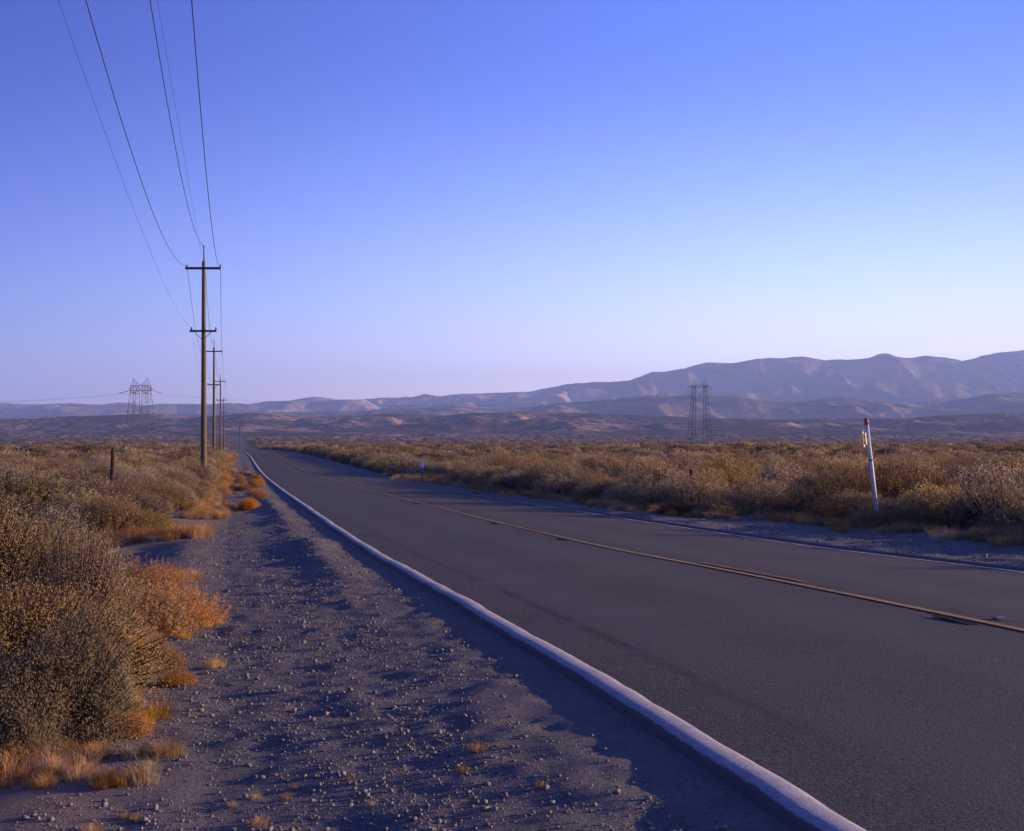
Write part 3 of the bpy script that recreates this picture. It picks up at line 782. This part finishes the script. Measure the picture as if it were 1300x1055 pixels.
# ------------------------------------------------------------------ gravel
def pebble(r_):
    bm = bmesh.new(); bmesh.ops.create_icosphere(bm, subdivisions=1, radius=1.0)
    v = np.array([p.co[:] for p in bm.verts]); f = np.array([[q.index for q in p.verts] for p in bm.faces]); bm.free()
    v = v * (1 + r_.normal(0, 0.16, (len(v), 1))) * np.array([1.0, r_.uniform(0.6, 0.95), r_.uniform(0.4, 0.75)])
    return v, f
pebs = [mesh_only('pebble', *pebble(np.random.default_rng(1000 + i)), [M['stone']]) for i in range(6)]
pp = []
NP = 85000
sp = 4.2 + 30 * rng.uniform(0, 1, NP) ** 1.8; lp = rng.uniform(-0.9, 2.0, NP)
dens = fbm(lp * 1.2, sp * 0.7, 111, 3)
size = np.clip(rng.lognormal(math.log(0.0029), 0.66, NP), 0.0014, 0.017) * (1 + 0.022 * sp)
kp_ = (dens + rng.uniform(-0.35, 0.7, NP) > 0) & (lp < 1.95 - 0.25 * rng.uniform(0, 1, NP))
for l, s, z_ in zip(lp[kp_], sp[kp_], size[kp_]):
    x, y = xy(l, s); pp.append((x, y, 0, z_, z_, rng.uniform(0, 6.28), int(rng.integers(6))))
for _ in range(5000):
    l = rng.uniform(9.7, 12.6); s = 10 + 45 * rng.uniform() ** 1.3
    x, y = xy(l, s); z_ = 0.012 * rng.lognormal(0, 0.4); pp.append((x, y, 0, z_, z_, rng.uniform(0, 6.28), int(rng.integers(6))))
pa = np.array(pp); pa[:, 2] = ground_z(pa[:, 0], pa[:, 1]) + 0.38 * pa[:, 3]
scatter('gravel', pa, pebs, 'loose pale gravel stones on the road shoulders', 'gravel')

# ------------------------------------------------------------------ utility poles
def utility_pole(x, y, zground, ztop, arm_z, arm_w, low_z, low_w, label, detail=True):
    H = ztop - zground
    e = empty('utility_pole', (x, y, zground - 0.3)); off = zground - 0.3
    tag(e, label, 'pole', 'wooden utility poles along the left of the road')
    m = MB(); n = 14
    r0, r1 = 0.205, 0.115
    mh = ztop - 1.05 - off
    m.lathe([(r0 + (r1 - r0) * t, mh * t) for t in np.linspace(0, 1, 9)] + [(r1 * 0.6, mh + 0.04)], n=n, seed=int(x * 7) & 255, wob=0.03)
    m.build('pole', M['pole'], e, True)
    m = MB(); m.tube((0.03, 0, mh - 0.35), (0.0, 0, ztop - off - 0.16), 0.05, 0.032, 8); m.build('ridge_pin', M['arm'], e)
    ins = [(-0.03, ztop - off - 0.18)]
    def insulator(px_, z):
        q = MB(); q.lathe([(0.030, 0), (0.030, 0.05), (0.062, 0.06), (0.070, 0.10), (0.045, 0.14), (0.055, 0.17), (0.02, 0.20)], (px_, 0, z), 10); q.build('insulator', M['porcelain'], e, True)
    insulator(0.0, ztop - off - 0.18)
    for zz, ww, th in ((arm_z - off, arm_w, 0.15), (low_z - off, low_w, 0.13)):
        q = MB(); q.box((0, -0.19, zz), (ww, 0.11, th)); q.build('crossarm', M['arm'], e)
    for sx in (-1, 1):
        insulator(sx * (arm_w / 2 - 0.06), arm_z - off + 0.07)
        insulator(sx * (low_w / 2 - 0.07), low_z - off + 0.06)
        q = MB(); q.tube((sx * 0.55, -0.23, low_z - off - 0.06), (sx * 0.10, -0.20, low_z - off - 0.50), 0.022, n=6); q.build('brace', M['dark'], e)
    q = MB(); q.box((0, -0.19, arm_z - off - 0.0), (0.30, 0.13, 0.10)); q.build('arm_bracket', M['dark'], e)
    return e
poles = [  # px, D, py top, py arm, py low arm
    (258.6, 85.0, 311.5, 341, 420.5, 'nearest and tallest wooden utility pole with two crossarms'),
    (271.6, 174.0, 431.5, 446.2, 488.5, 'second wooden utility pole, just right of the nearest one'),
    (279.8, 272.0, 474.3, 484.3, 508, 'third wooden utility pole, between second and last pole'),
    (284.0, 415.0, 503.0, 508.3, 524, 'farthest and smallest utility pole beside the road'),
]
P = []
for (px, d, pt, pa_, pl, lab) in poles:
    x = at(px, d); zt = zat(pt, d)
    utility_pole(x, d, gz(x, d), zt, zat(pa_, d), 2.28, zat(pl, d), 1.72, lab)
    P.append((x, d, zt, zat(pa_, d), zat(pl, d)))
def wire(name, pts_, sags, rad, label, group):
    V = []; n = 6
    path = []
    for (a, b, sg) in zip(pts_[:-1], pts_[1:], sags):
        a = np.array(a); b = np.array(b)
        for t in np.linspace(0, 1, 41)[:-1]:
            p = a + (b - a) * t; p[2] -= 4 * sg * t * (1 - t); path.append(p)
    path.append(np.array(pts_[-1])); path = np.array(path)
    tg = np.gradient(path, axis=0); tg /= np.linalg.norm(tg, axis=1)[:, None]
    sd = np.cross(tg, [0, 0, 1.0]); sd /= np.linalg.norm(sd, axis=1)[:, None]; up = np.cross(sd, tg)
    ring = np.stack([path + rad * (math.cos(2 * math.pi * k / n) * sd + math.sin(2 * math.pi * k / n) * up) for k in range(n)], 1)
    i = np.arange(len(path) - 1)[:, None] * n; k = np.arange(n)[None]
    f = np.stack([i + k, i + (k + 1) % n, i + n + (k + 1) % n, i + n + k], -1).reshape(-1, 4)
    o = mesh_obj(name, ring.reshape(-1, 3), f, M['wire'], None, True)
    tag(o, label, 'wire', group); return o
g_ = 'wires strung along the utility poles'
X0, D0 = -2.4, 2.0       # where the line passes beside the camera
def chain(dx, key, z0, dz):
    return [(X0 + dx, D0, z0)] + [(p[0] + dx, p[1], p[key] + dz) for p in P]
sg = (2.45, 2.6, 2.6, 3.2)
wire('power_line', chain(-1.08, 3, 13.2, 0.20), (2.98, 2.6, 2.6, 3.2), 0.0125, 'left conductor on the upper crossarms, curving furthest left of the three thick wires', g_)
wire('power_line', chain(0.0, 2, 15.3, 0.02), (3.36, 2.6, 2.6, 3.2), 0.0125, 'middle conductor carried on the very tops of the poles', g_)
wire('power_line', chain(1.08, 3, 14.2, 0.20), (3.5, 2.6, 2.6, 3.2), 0.0125, 'right conductor on the right ends of the upper crossarms', g_)
wire('telephone_line', chain(-0.79, 4, 9.65, 0.24), (1.5, 1.6, 1.6, 2.0), 0.004, 'thin faint wire on the lower crossarms, leftmost of all the wires', g_)
cc = [(X0 + 0.12, D0, 12.6)] + [(p[0] + 0.13, p[1] - 0.1, p[2] - 1.9) for p in P]
wire('telephone_line', cc, (0.35, 1.5, 1.6, 2.0), 0.004, 'thin faint wire close beside the middle conductor, fixed to the pole side', g_)

# ------------------------------------------------------------------ lattice towers
def lattice_tower(px, d, base_z, H, rz, label, strain, dims, bt=0.14):
    FO, FI, TO, TI, TIP, PK, PI_, ZB0, ZB1 = dims
    x = at(px, d); k = H / 40.0
    e = empty('transmission_tower', (x, d, base_z), rz); tag(e, label, 'pylon', 'lattice towers crossing the plain')
    zb0, zb1 = ZB0 * k, ZB1 * k       # bridge lower and upper chord
    for sx in (-1, 1):
        m = MB()
        bo, bi = sx * FO * k, sx * FI * k           # feet
        to, ti = sx * TO * k, sx * TI * k            # at the bridge
        lev = np.linspace(0, 1, 7) ** 0.8
        c4 = []
        for t in lev:
            o_, i_ = bo + (to - bo) * t, bi + (ti - bi) * t
            hy = (3.6 * (1 - t) + 1.1 * t) * k; z = zb1 * t
            c4.append([Vector((o_, -hy, z)), Vector((i_, -hy, z)), Vector((i_, hy, z)), Vector((o_, hy, z))])
        for a, b in zip(c4[:-1], c4[1:]):
            for q in range(4):
                m.tube(a[q], b[q], bt * 1.1, n=4)
                m.tube(a[q], b[(q + 1) % 4], bt * 0.32, n=4); m.tube(a[(q + 1) % 4], b[q], bt * 0.32, n=4)
                m.tube(b[q], b[(q + 1) % 4], bt * 0.6, n=4)
        m.build('mast', M['steel'], e)
        m = MB(); tip = Vector((sx * PK * k, 0, H))
        for px_, py_ in ((TO, -1.1), (TO, 1.1), (PI_, -1.1), (PI_, 1.1)):
            m.tube((sx * px_ * k, py_ * k, zb1), tip, bt * 0.9, bt * 0.5, n=4)
        for t in (0.3, 0.6):
            a = Vector((sx * TO * k, 0, zb1)).lerp(tip, t); b = Vector((sx * PI_ * k, 0, zb1)).lerp(tip, t); m.tube(a, b, bt * 0.5, n=4)
        m.build('earth_wire_peak', M['steel'], e)
        m = MB(); tip = Vector((sx * TIP * k, 0, zb0 + 0.4 * k))
        for z in (zb0, zb1):
            for hy in (-1.1, 1.1): m.tube((sx * TO * k, hy * k, z), tip, bt * 0.9, n=4)
        for t in (0.35, 0.7):
            a = Vector((sx * TO * k, 0, zb0)).lerp(tip, t); b = Vector((sx * TO * k, 0, zb1)).lerp(tip, t); m.tube(a, b, bt * 0.6, n=4)
        m.build('crossarm', M['steel'], e)
    m = MB(); xs = np.linspace(-TO, TO, 9) * k
    for z in (zb0, zb1):
        for hy in (-1.1, 1.1): m.tube((xs[0], hy * k, z), (xs[-1], hy * k, z), bt * 1.15, n=4)
    for i in range(8):
        for hy in (-1.1, 1.1):
            a, b = (zb0, zb1) if i % 2 else (zb1, zb0); m.tube((xs[i], hy * k, a), (xs[i + 1], hy * k, b), bt * 0.55, n=4)
    m.build('bridge', M['steel'], e)
    for xx in (-TIP + 0.1, 0.0, TIP - 0.1):
        m = MB()
        if strain:
            for sy in (-1, 1):
                a = Vector((xx * k, sy * 0.6 * k, zb0 - 0.2)); b = a + Vector((0.0, sy * 7.5 * k, -1.6 * k)); m.tube(a, b, 0.24, n=6)
        elif xx == 0.0:
            for sx in (-1, 1): m.tube((sx * TI * k, 0, zb0), (0, 0, zb0 - 5.0 * k), 0.16, n=6)
        else: m.tube((xx * k, 0, zb0 + 0.3), (xx * k, 0, zb0 - 5.4 * k), 0.16, n=6)
        m.build('insulator_string', M['porcelain'], e)
    return e
TL, TR = 905.0, 845.0
zl, zr = gz(at(178, TL), TL), gz(at(888, TR), TR)
Hl, Hr = zat(480, TL) - zl, zat(481.5, TR) - zr
RZL, RZR = math.radians(-27), math.radians(10)
tl = lattice_tower(178.5, TL, zl, Hl, RZL, 'steel lattice tower on the left behind the utility poles', True, (10.3, 2.9, 6.3, 2.3, 9.1, 5.8, 1.2, 32.7, 35.8))
tr = lattice_tower(888, TR, zr, Hr, RZR, 'steel lattice tower right of centre against the blue range', False, (6.6, 3.6, 4.3, 2.8, 7.1, 3.9, 1.6, 35.0, 36.6), 0.105)
def tp(px, d, z0, H, rz, lx, ly, lz):
    k = H / 40; x = at(px, d)
    return (x + (lx * math.cos(rz) - ly * math.sin(rz)) * k, d + (lx * math.sin(rz) + ly * math.cos(rz)) * k, z0 + lz * k)
gw = 'conductors between the lattice towers'
for xx, nm in ((-1, 'left'), (0.0, 'middle'), (1, 'right')):
    b = tp(178.5, TL, zl, Hl, RZL, xx * 9.0, 8.1, 30.9); b2 = tp(178.5, TL, zl, Hl, RZL, xx * 9.0, -8.1, 30.9)
    c = tp(888, TR, zr, Hr, RZR, xx * 7.0, 0, 29.6 if xx else 30.0)
    wire('power_line', [b2 if b2[0] > b[0] else b, c], (7.0,), 0.022, 'faint conductor sagging from the %s arm of the left lattice tower toward the right one' % nm, gw)
    far = (b[0] - 430, b[1] + 90 + xx, b[2] + 4)
    wire('power_line', [far, b if b[0] < b2[0] else b2], (9.0,), 0.03, 'faint conductor leaving the %s arm of the left lattice tower past the left edge' % nm, gw)
    c2 = (c[0] + 430, c[1] + 60, c[2] - 2)
    wire('power_line', [c, c2], (9.0,), 0.022, 'faint transmission conductor leaving the %s arm of the right lattice tower' % nm, gw)

# ------------------------------------------------------------------ roadside objects
# leaning marker post
d = 27.6; x0, x1 = at(1112.5, d), at(1100.2, d)
zb = gz(x0, d) - 0.1; zt = zat(532, d)
e = empty('marker_post', (x0, d, zb)); tag(e, 'leaning white marker post with orange top rising from the scrub by the right shoulder', 'marker post')
slope = (x1 - x0) / (zt - zat(645, d)); hh = zt - zb
xb = (zb - zat(645, d)) * slope
ax = Vector((slope, 0.02, 1.0))
def on(z): return Vector((xb, 0, 0)) + ax * z
m = MB(); n = 10
m.tube(on(0), on(hh - 0.12), 0.045, 0.044, 10); m.build('post', M['white'], e, True)
m = MB(); m.tube(on(hh - 0.12), on(hh), 0.048, 0.048, 10); m.tube(on(hh), on(hh + 0.02), 0.048, 0.03, 10); m.build('cap', M['capred'], e, True)
rot = Matrix.Rotation(math.radians(68), 3, 'Z') @ Matrix.Identity(3)
lean = Matrix.Rotation(math.atan(slope), 3, 'Y')
for dx, dz, w, hgt in ((-0.135, 0.425, 0.20, 0.32), (-0.085, 0.41, 0.12, 0.25)):
    m = MB(); m.box(on(hh - dz) + Vector((dx, -0.13, 0)), (w, 0.012, hgt), lean @ rot); m.build('sign_plate', M['plate'], e)
m = MB()
for dz in (0.36, 0.50): m.tube(on(hh - dz) + Vector((-0.02, -0.03, 0)), on(hh - dz) + Vector((-0.13, -0.125, 0)), 0.012, n=6); m.build('bracket', M['dark'], e)
m = MB(); m.tube(on(hh * 0.62), on(hh * 0.62 + 0.03), 0.049, 0.049, 10); m.build('band', M['dark'], e)

# small roadside delineator
d = 73.0; x = at(535.5, d); zb = gz(x, d)
e = empty('delineator', (x, d, zb - 0.1), math.radians(-12)); tag(e, 'small pale blue and white roadside delineator in front of dark scrub', 'delineator')
ztop = zat(586.5, d) - zb + 0.1; zlow = zat(600, d) - zb + 0.1
m = MB(); m.box((0, 0.02, zlow / 2 + 0.3), (0.05, 0.03, zlow + 0.6)); m.build('post', M['steel'], e)
m = MB(); m.box((0, 0, (ztop + zlow) / 2 + 0.16), (0.20, 0.014, (ztop - zlow) * 0.55)); m.build('reflector', M['blue_white'], e)
m = MB(); m.box((0, 0, zlow + 0.06), (0.17, 0.016, 0.16)); m.build('lower_panel', M['blue'], e)

def old_post(px, d, py_top, w, mat, label, tilt=0.0, name='fence_post'):
    x = at(px, d); zb = gz(x, d) - 0.25; H = zat(py_top, d) - zb
    e = empty(name, (x, d, zb)); e.rotation_euler = (0, math.radians(tilt), 0.4); tag(e, label, 'post')
    m = MB(); r = w / 2
    m.lathe([(r * 1.05, 0), (r * 1.0, H * 0.3), (r * 1.06, H * 0.62), (r * 0.92, H * 0.9), (r * 0.85, H), (r * 0.35, H + 0.02)], n=9, seed=5, wob=0.09); m.build('post', mat, e, True)
old_post(142, 46.0, 571, 0.155, M['post'], 'dark weathered wooden post standing in the scrub on the left', 1.0)
old_post(877.5, 44.0, 597, 0.14, M['redpost'], 'short dark red-brown post among the bushes right of the road', 0.0)
d = 92.0; x = at(266.6, d); zb = gz(x, d)
e = empty('survey_stake', (x, d, zb - 0.1)); tag(e, 'thin white stake in the grass just right of the nearest utility pole', 'stake')
m = MB(); m.box((0, 0, 0.6), (0.05, 0.03, 1.2)); m.build('stake', M['white'], e)
m = MB(); m.box((0, -0.02, 1.10), (0.065, 0.02, 0.15)); m.build('reflector', M['blue_white'], e)

# litter at the feet of the bushes
def litter(px, d, sx, sz, label, seed, dz=0.0):
    r_ = np.random.default_rng(seed); bm = bmesh.new(); bmesh.ops.create_icosphere(bm, subdivisions=3, radius=1.0)
    v = np.array([p.co[:] for p in bm.verts]); f = [[q.index for q in p.verts] for p in bm.faces]; bm.free()
    v = v * (1 + 0.22 * fbm(v[:, 0] * 2.2 + seed, v[:, 1] * 2.2 + v[:, 2] * 3, seed, 3)[:, None]) * np.array([sx, sx * 0.7, sz])
    x = at(px, d); o = mesh_obj('plastic_bag', v, f, M['litter'] if sx > 0.07 else M['greyplastic'], None, False)
    o.location = (x, d, gz(x, d) + sz * 0.7 + dz); tag(o, label, 'litter')
litter(960, 34.2, 0.10, 0.07, 'crumpled pale bluish litter at the foot of the bushes right of the road', 4, 0.16)
litter(1196, 24.6, 0.05, 0.035, 'tiny white scrap of litter on the shoulder below the leaning white post', 7)

# recessed pavement markers beside the centre line
for i, (px, lab) in enumerate(((535, 'farthest pavement marker slot beside the yellow line'), (638, 'third nearest pavement marker slot beside the yellow line'), (726, 'second nearest pavement marker slot beside the yellow line'), (1236, 'nearest pavement marker slot beside the yellow line'))):
    dd_ = 10026.0 / (px - 297.0); l, s = L_MID - 0.02, 1.0221 * dd_ - 1.24
    x, y = xy(l, s); z = float(road_z(np.array(l), np.array(s)))
    e = empty('pavement_marker', (x, y, z), A); tag(e, lab, 'road marker', 'pavement markers along the centre line')
    m = MB(); m.box((-0.15, 0, 0.008), (0.09, 0.55, 0.006)); m.build('groove', M['groove'], e)
    m = MB(); v_ = [(-0.06, -0.05, 0), (0.06, -0.05, 0), (0.06, 0.05, 0), (-0.06, 0.05, 0), (-0.045, -0.03, 0.010), (0.045, -0.03, 0.010), (0.045, 0.03, 0.010), (-0.045, 0.03, 0.010)]
    m.add([(a + 0.26, b, c + 0.011) for a, b, c in v_], [(0, 3, 2, 1), (4, 5, 6, 7), (0, 1, 5, 4), (1, 2, 6, 5), (2, 3, 7, 6), (3, 0, 4, 7)]); m.build('reflector', M['greyplastic'], e)

# far road sign and small far poles
d = 640.0; x = at(316.5, d); zb = gz(x, d)
e = empty('road_sign', (x, d, zb - 0.2)); tag(e, 'tiny white road sign far down the right of the road', 'sign')
zt = zat(553.5, d) - zb + 0.2
m = MB(); m.tube((0, 0.05, 0), (0, 0.05, zt), 0.10, n=6); m.build('post', M['post'], e)
m = MB(); m.box((0, 0, zt - 0.75), (1.0, 0.05, 1.5)); m.build('sign_panel', M['white'], e)
for px, d, pt, lab in ((304.3, 700.0, 541, 'tiny dark pole far down the right of the road near the hills'), (415.3, 1250.0, 538, 'tiny dark pole standing alone far out on the plain')):
    x = at(px, d); zb = gz(x, d); zt = zat(pt, d)
    e = empty('utility_pole', (x, d, zb - 0.3)); tag(e, lab, 'pole')
    m = MB(); m.tube((0, 0, 0), (0, 0, zt - zb + 0.3), 0.22, 0.15, 8); m.build('pole', M['arm'], e)
    m = MB(); m.box((0, 0, zt - zb - 0.4), (2.2, 0.12, 0.14)); m.build('crossarm', M['arm'], e)

# ------------------------------------------------------------------ far trees on the plain and hills
def ray_ground(px, py, d0, d1):
    """distance at which the sight line through a far slope lands"""
    return None
dg = bpy.context.evaluated_depsgraph_get()
dg.update()
hill_obs = [bpy.data.objects['low_hills'], bpy.data.objects['ground']]
def surf(px, py):
    v = Vector(((px - 650) / F, 1.0, -(py - 550) / F)).normalized(); o_ = Vector((0, 0, CAMZ)); best = None
    for ob in hill_obs:
        hit, loc, nor, idx = ob.ray_cast(o_ + v * 300, v)
        if hit and (best is None or loc.y < best.y): best = loc
    return best
TREE = []
for i in range(2):
    r_ = np.random.default_rng(1200 + i)
    fv, ff, bv, bf = bush_arrays(r_, n_stems=160, n_leaf=10, leaf=0.22, height=0.95, lump=0.35)
    fv = fv.copy(); fv[:, 2] = fv[:, 2] * 1.1 + 0.35
    TREE.append(mesh_only('crown', fv, ff, [M['juniper']] if 'juniper' in M else [M['olive']]))
for i, (px, py, w, h, lab) in enumerate(((623.5, 568, 2.2, 1.2, 'small dark tree on the plain above the scrub near the centre'), (740, 557, 3.2, 2.8, 'small dark tree at the foot of the low hills right of centre'),
        (946.5, 534, 4.5, 3.5, 'small dark tree on the low ridge right of the right lattice tower'), (1276, 529.5, 6.0, 5.0, 'dark tree on the low ridge near the right edge'), (1000, 536, 3.5, 2.6, 'small dark tree on the low ridge further right of the lattice tower'))):
    p = surf(px, py)
    if p is None: continue
    e = empty('desert_tree', (p.x, p.y, p.z - 0.3)); tag(e, lab, 'tree')
    c = mesh_copy('crown', TREE[i % 2], e); c.scale = (w, w, h)
    m = MB(); m.lathe([(0.3, 0), (0.22, h * 0.5), (0.12, h * 0.9)], n=7); m.build('trunk', M['twig'], e)

# ------------------------------------------------------------------ air
m = bpy.data.materials.new('haze_air'); m.use_nodes = True; nt = m.node_tree; nt.nodes.clear()
ou = nt.nodes.new('ShaderNodeOutputMaterial'); pv = nt.nodes.new('ShaderNodeVolumePrincipled')
pv.inputs['Density'].default_value = 9.5e-5; pv.inputs['Color'].default_value = (0.40, 0.57, 1.0, 1); pv.inputs['Anisotropy'].default_value = 0.1
pv.inputs['Density Attribute'].default_value = ''
nt.links.new(pv.outputs[0], ou.inputs['Volume'])
q = MB(); q.box((0, 5500, 320), (26000, 18000, 680)); hz = q.build('haze', m); tag(hz, 'pale blue haze over the plain and hills', 'haze', kind='stuff')

# ------------------------------------------------------------------ sky, sun, camera
w = bpy.data.worlds.new('World'); sc.world = w; w.use_nodes = True; nt = w.node_tree; nt.nodes.clear()
ou = nt.nodes.new('ShaderNodeOutputWorld'); bg = nt.nodes.new('ShaderNodeBackground'); sk = nt.nodes.new('ShaderNodeTexSky')
sk.sky_type = 'NISHITA'; sk.sun_disc = False; sk.sun_elevation = SUN_EL; sk.sun_rotation = SUN_AZ
sk.altitude = 400; sk.air_density = 1.0; sk.dust_density = 0.4; sk.ozone_density = 4.0
tint = nt.nodes.new('ShaderNodeMix'); tint.data_type = 'RGBA'; tint.blend_type = 'MULTIPLY'; tint.inputs[0].default_value = 1.0
tint.inputs[7].default_value = (0.90, 0.85, 1.75, 1)
gm = nt.nodes.new('ShaderNodeGamma'); gm.inputs[1].default_value = 1.0
nt.links.new(sk.outputs[0], gm.inputs[0]); nt.links.new(gm.outputs[0], tint.inputs[6]); # the sky fades away from the sun's side
tc = nt.nodes.new('ShaderNodeTexCoord'); dp = nt.nodes.new('ShaderNodeVectorMath'); dp.operation = 'DOT_PRODUCT'
dp.inputs[1].default_value = (math.sin(SUN_AZ), math.cos(SUN_AZ), 0)
mr = nt.nodes.new('ShaderNodeMapRange')
for i_, v_ in ((1, -0.35), (2, 1.0), (3, 0.0), (4, 1.0)): mr.inputs[i_].default_value = v_
az_ = nt.nodes.new('ShaderNodeValToRGB'); cr_ = az_.color_ramp; cr_.interpolation = 'EASE'
cr_.elements.new(0.5)
for e_, (p_, c_) in zip(cr_.elements, ((0.0, (0.20, 0.28, 0.48)), (0.55, (1.0, 1.0, 1.0)), (0.85, (0.80, 0.70, 0.85)))):
    e_.position = p_; e_.color = (*c_, 1)
vm = nt.nodes.new('ShaderNodeVectorMath'); vm.operation = 'MULTIPLY'
nt.links.new(tc.outputs['Generated'], dp.inputs[0]); nt.links.new(dp.outputs['Value'], mr.inputs[0])
sx_ = nt.nodes.new('ShaderNodeSeparateXYZ'); nt.links.new(tc.outputs['Generated'], sx_.inputs[0])
me_ = nt.nodes.new('ShaderNodeMapRange'); me_.interpolation_type = 'SMOOTHSTEP'      # paler, brighter air towards the horizon
for i_, v_ in ((1, 0.0), (2, 0.30), (3, 1.0), (4, 0.0)): me_.inputs[i_].default_value = v_
nt.links.new(sx_.outputs['Z'], me_.inputs[0])
hz_ = nt.nodes.new('ShaderNodeMix'); hz_.data_type = 'RGBA'; hz_.inputs[6].default_value = (1, 1, 1, 1); hz_.inputs[7].default_value = (3.6, 2.45, 1.45, 1)
nt.links.new(me_.outputs[0], hz_.inputs[0])
ml_ = nt.nodes.new('ShaderNodeVectorMath'); ml_.operation = 'MULTIPLY'
nt.links.new(tint.outputs[2], ml_.inputs[0]); nt.links.new(hz_.outputs[2], ml_.inputs[1])
nt.links.new(ml_.outputs[0], vm.inputs[0]); nt.links.new(mr.outputs[0], az_.inputs[0]); nt.links.new(az_.outputs[0], vm.inputs[1])
nt.links.new(vm.outputs[0], bg.inputs[0]); bg.inputs[1].default_value = 0.10
nt.links.new(bg.outputs[0], ou.inputs[0])
ld = bpy.data.lights.new('sun', 'SUN'); ld.energy = 5.0; ld.angle = math.radians(0.5); ld.color = (1.0, 0.68, 0.40)
lo = bpy.data.objects.new('sun', ld); COL.objects.link(lo); lo.rotation_euler = SUN.to_track_quat('Z', 'Y').to_euler(); lo.location = (200, 60, 60)

cd_ = bpy.data.cameras.new('camera'); cam = bpy.data.objects.new('camera', cd_); COL.objects.link(cam)
cam.location = (0, 0, CAMZ); cam.rotation_euler = (math.radians(90), 0, 0)
cd_.sensor_width = 36.0; cd_.lens = 36.0 * F / 1300.0; cd_.shift_y = (550 - 527.5) / 1300.0
cd_.clip_start = 0.05; cd_.clip_end = 60000
sc.camera = cam
vs_ = sc.view_settings; vs_.view_transform = 'Standard'; vs_.look = 'None'; vs_.gamma = 1.0; vs_.exposure = 1.15; vs_.use_curve_mapping = False
sc.cycles.use_denoising = True
sc.cycles.volume_bounces = 1; sc.cycles.max_bounces = 6; sc.cycles.diffuse_bounces = 3; sc.cycles.transparent_max_bounces = 4
sc.cycles.use_adaptive_sampling = True; sc.cycles.adaptive_threshold = 0.02
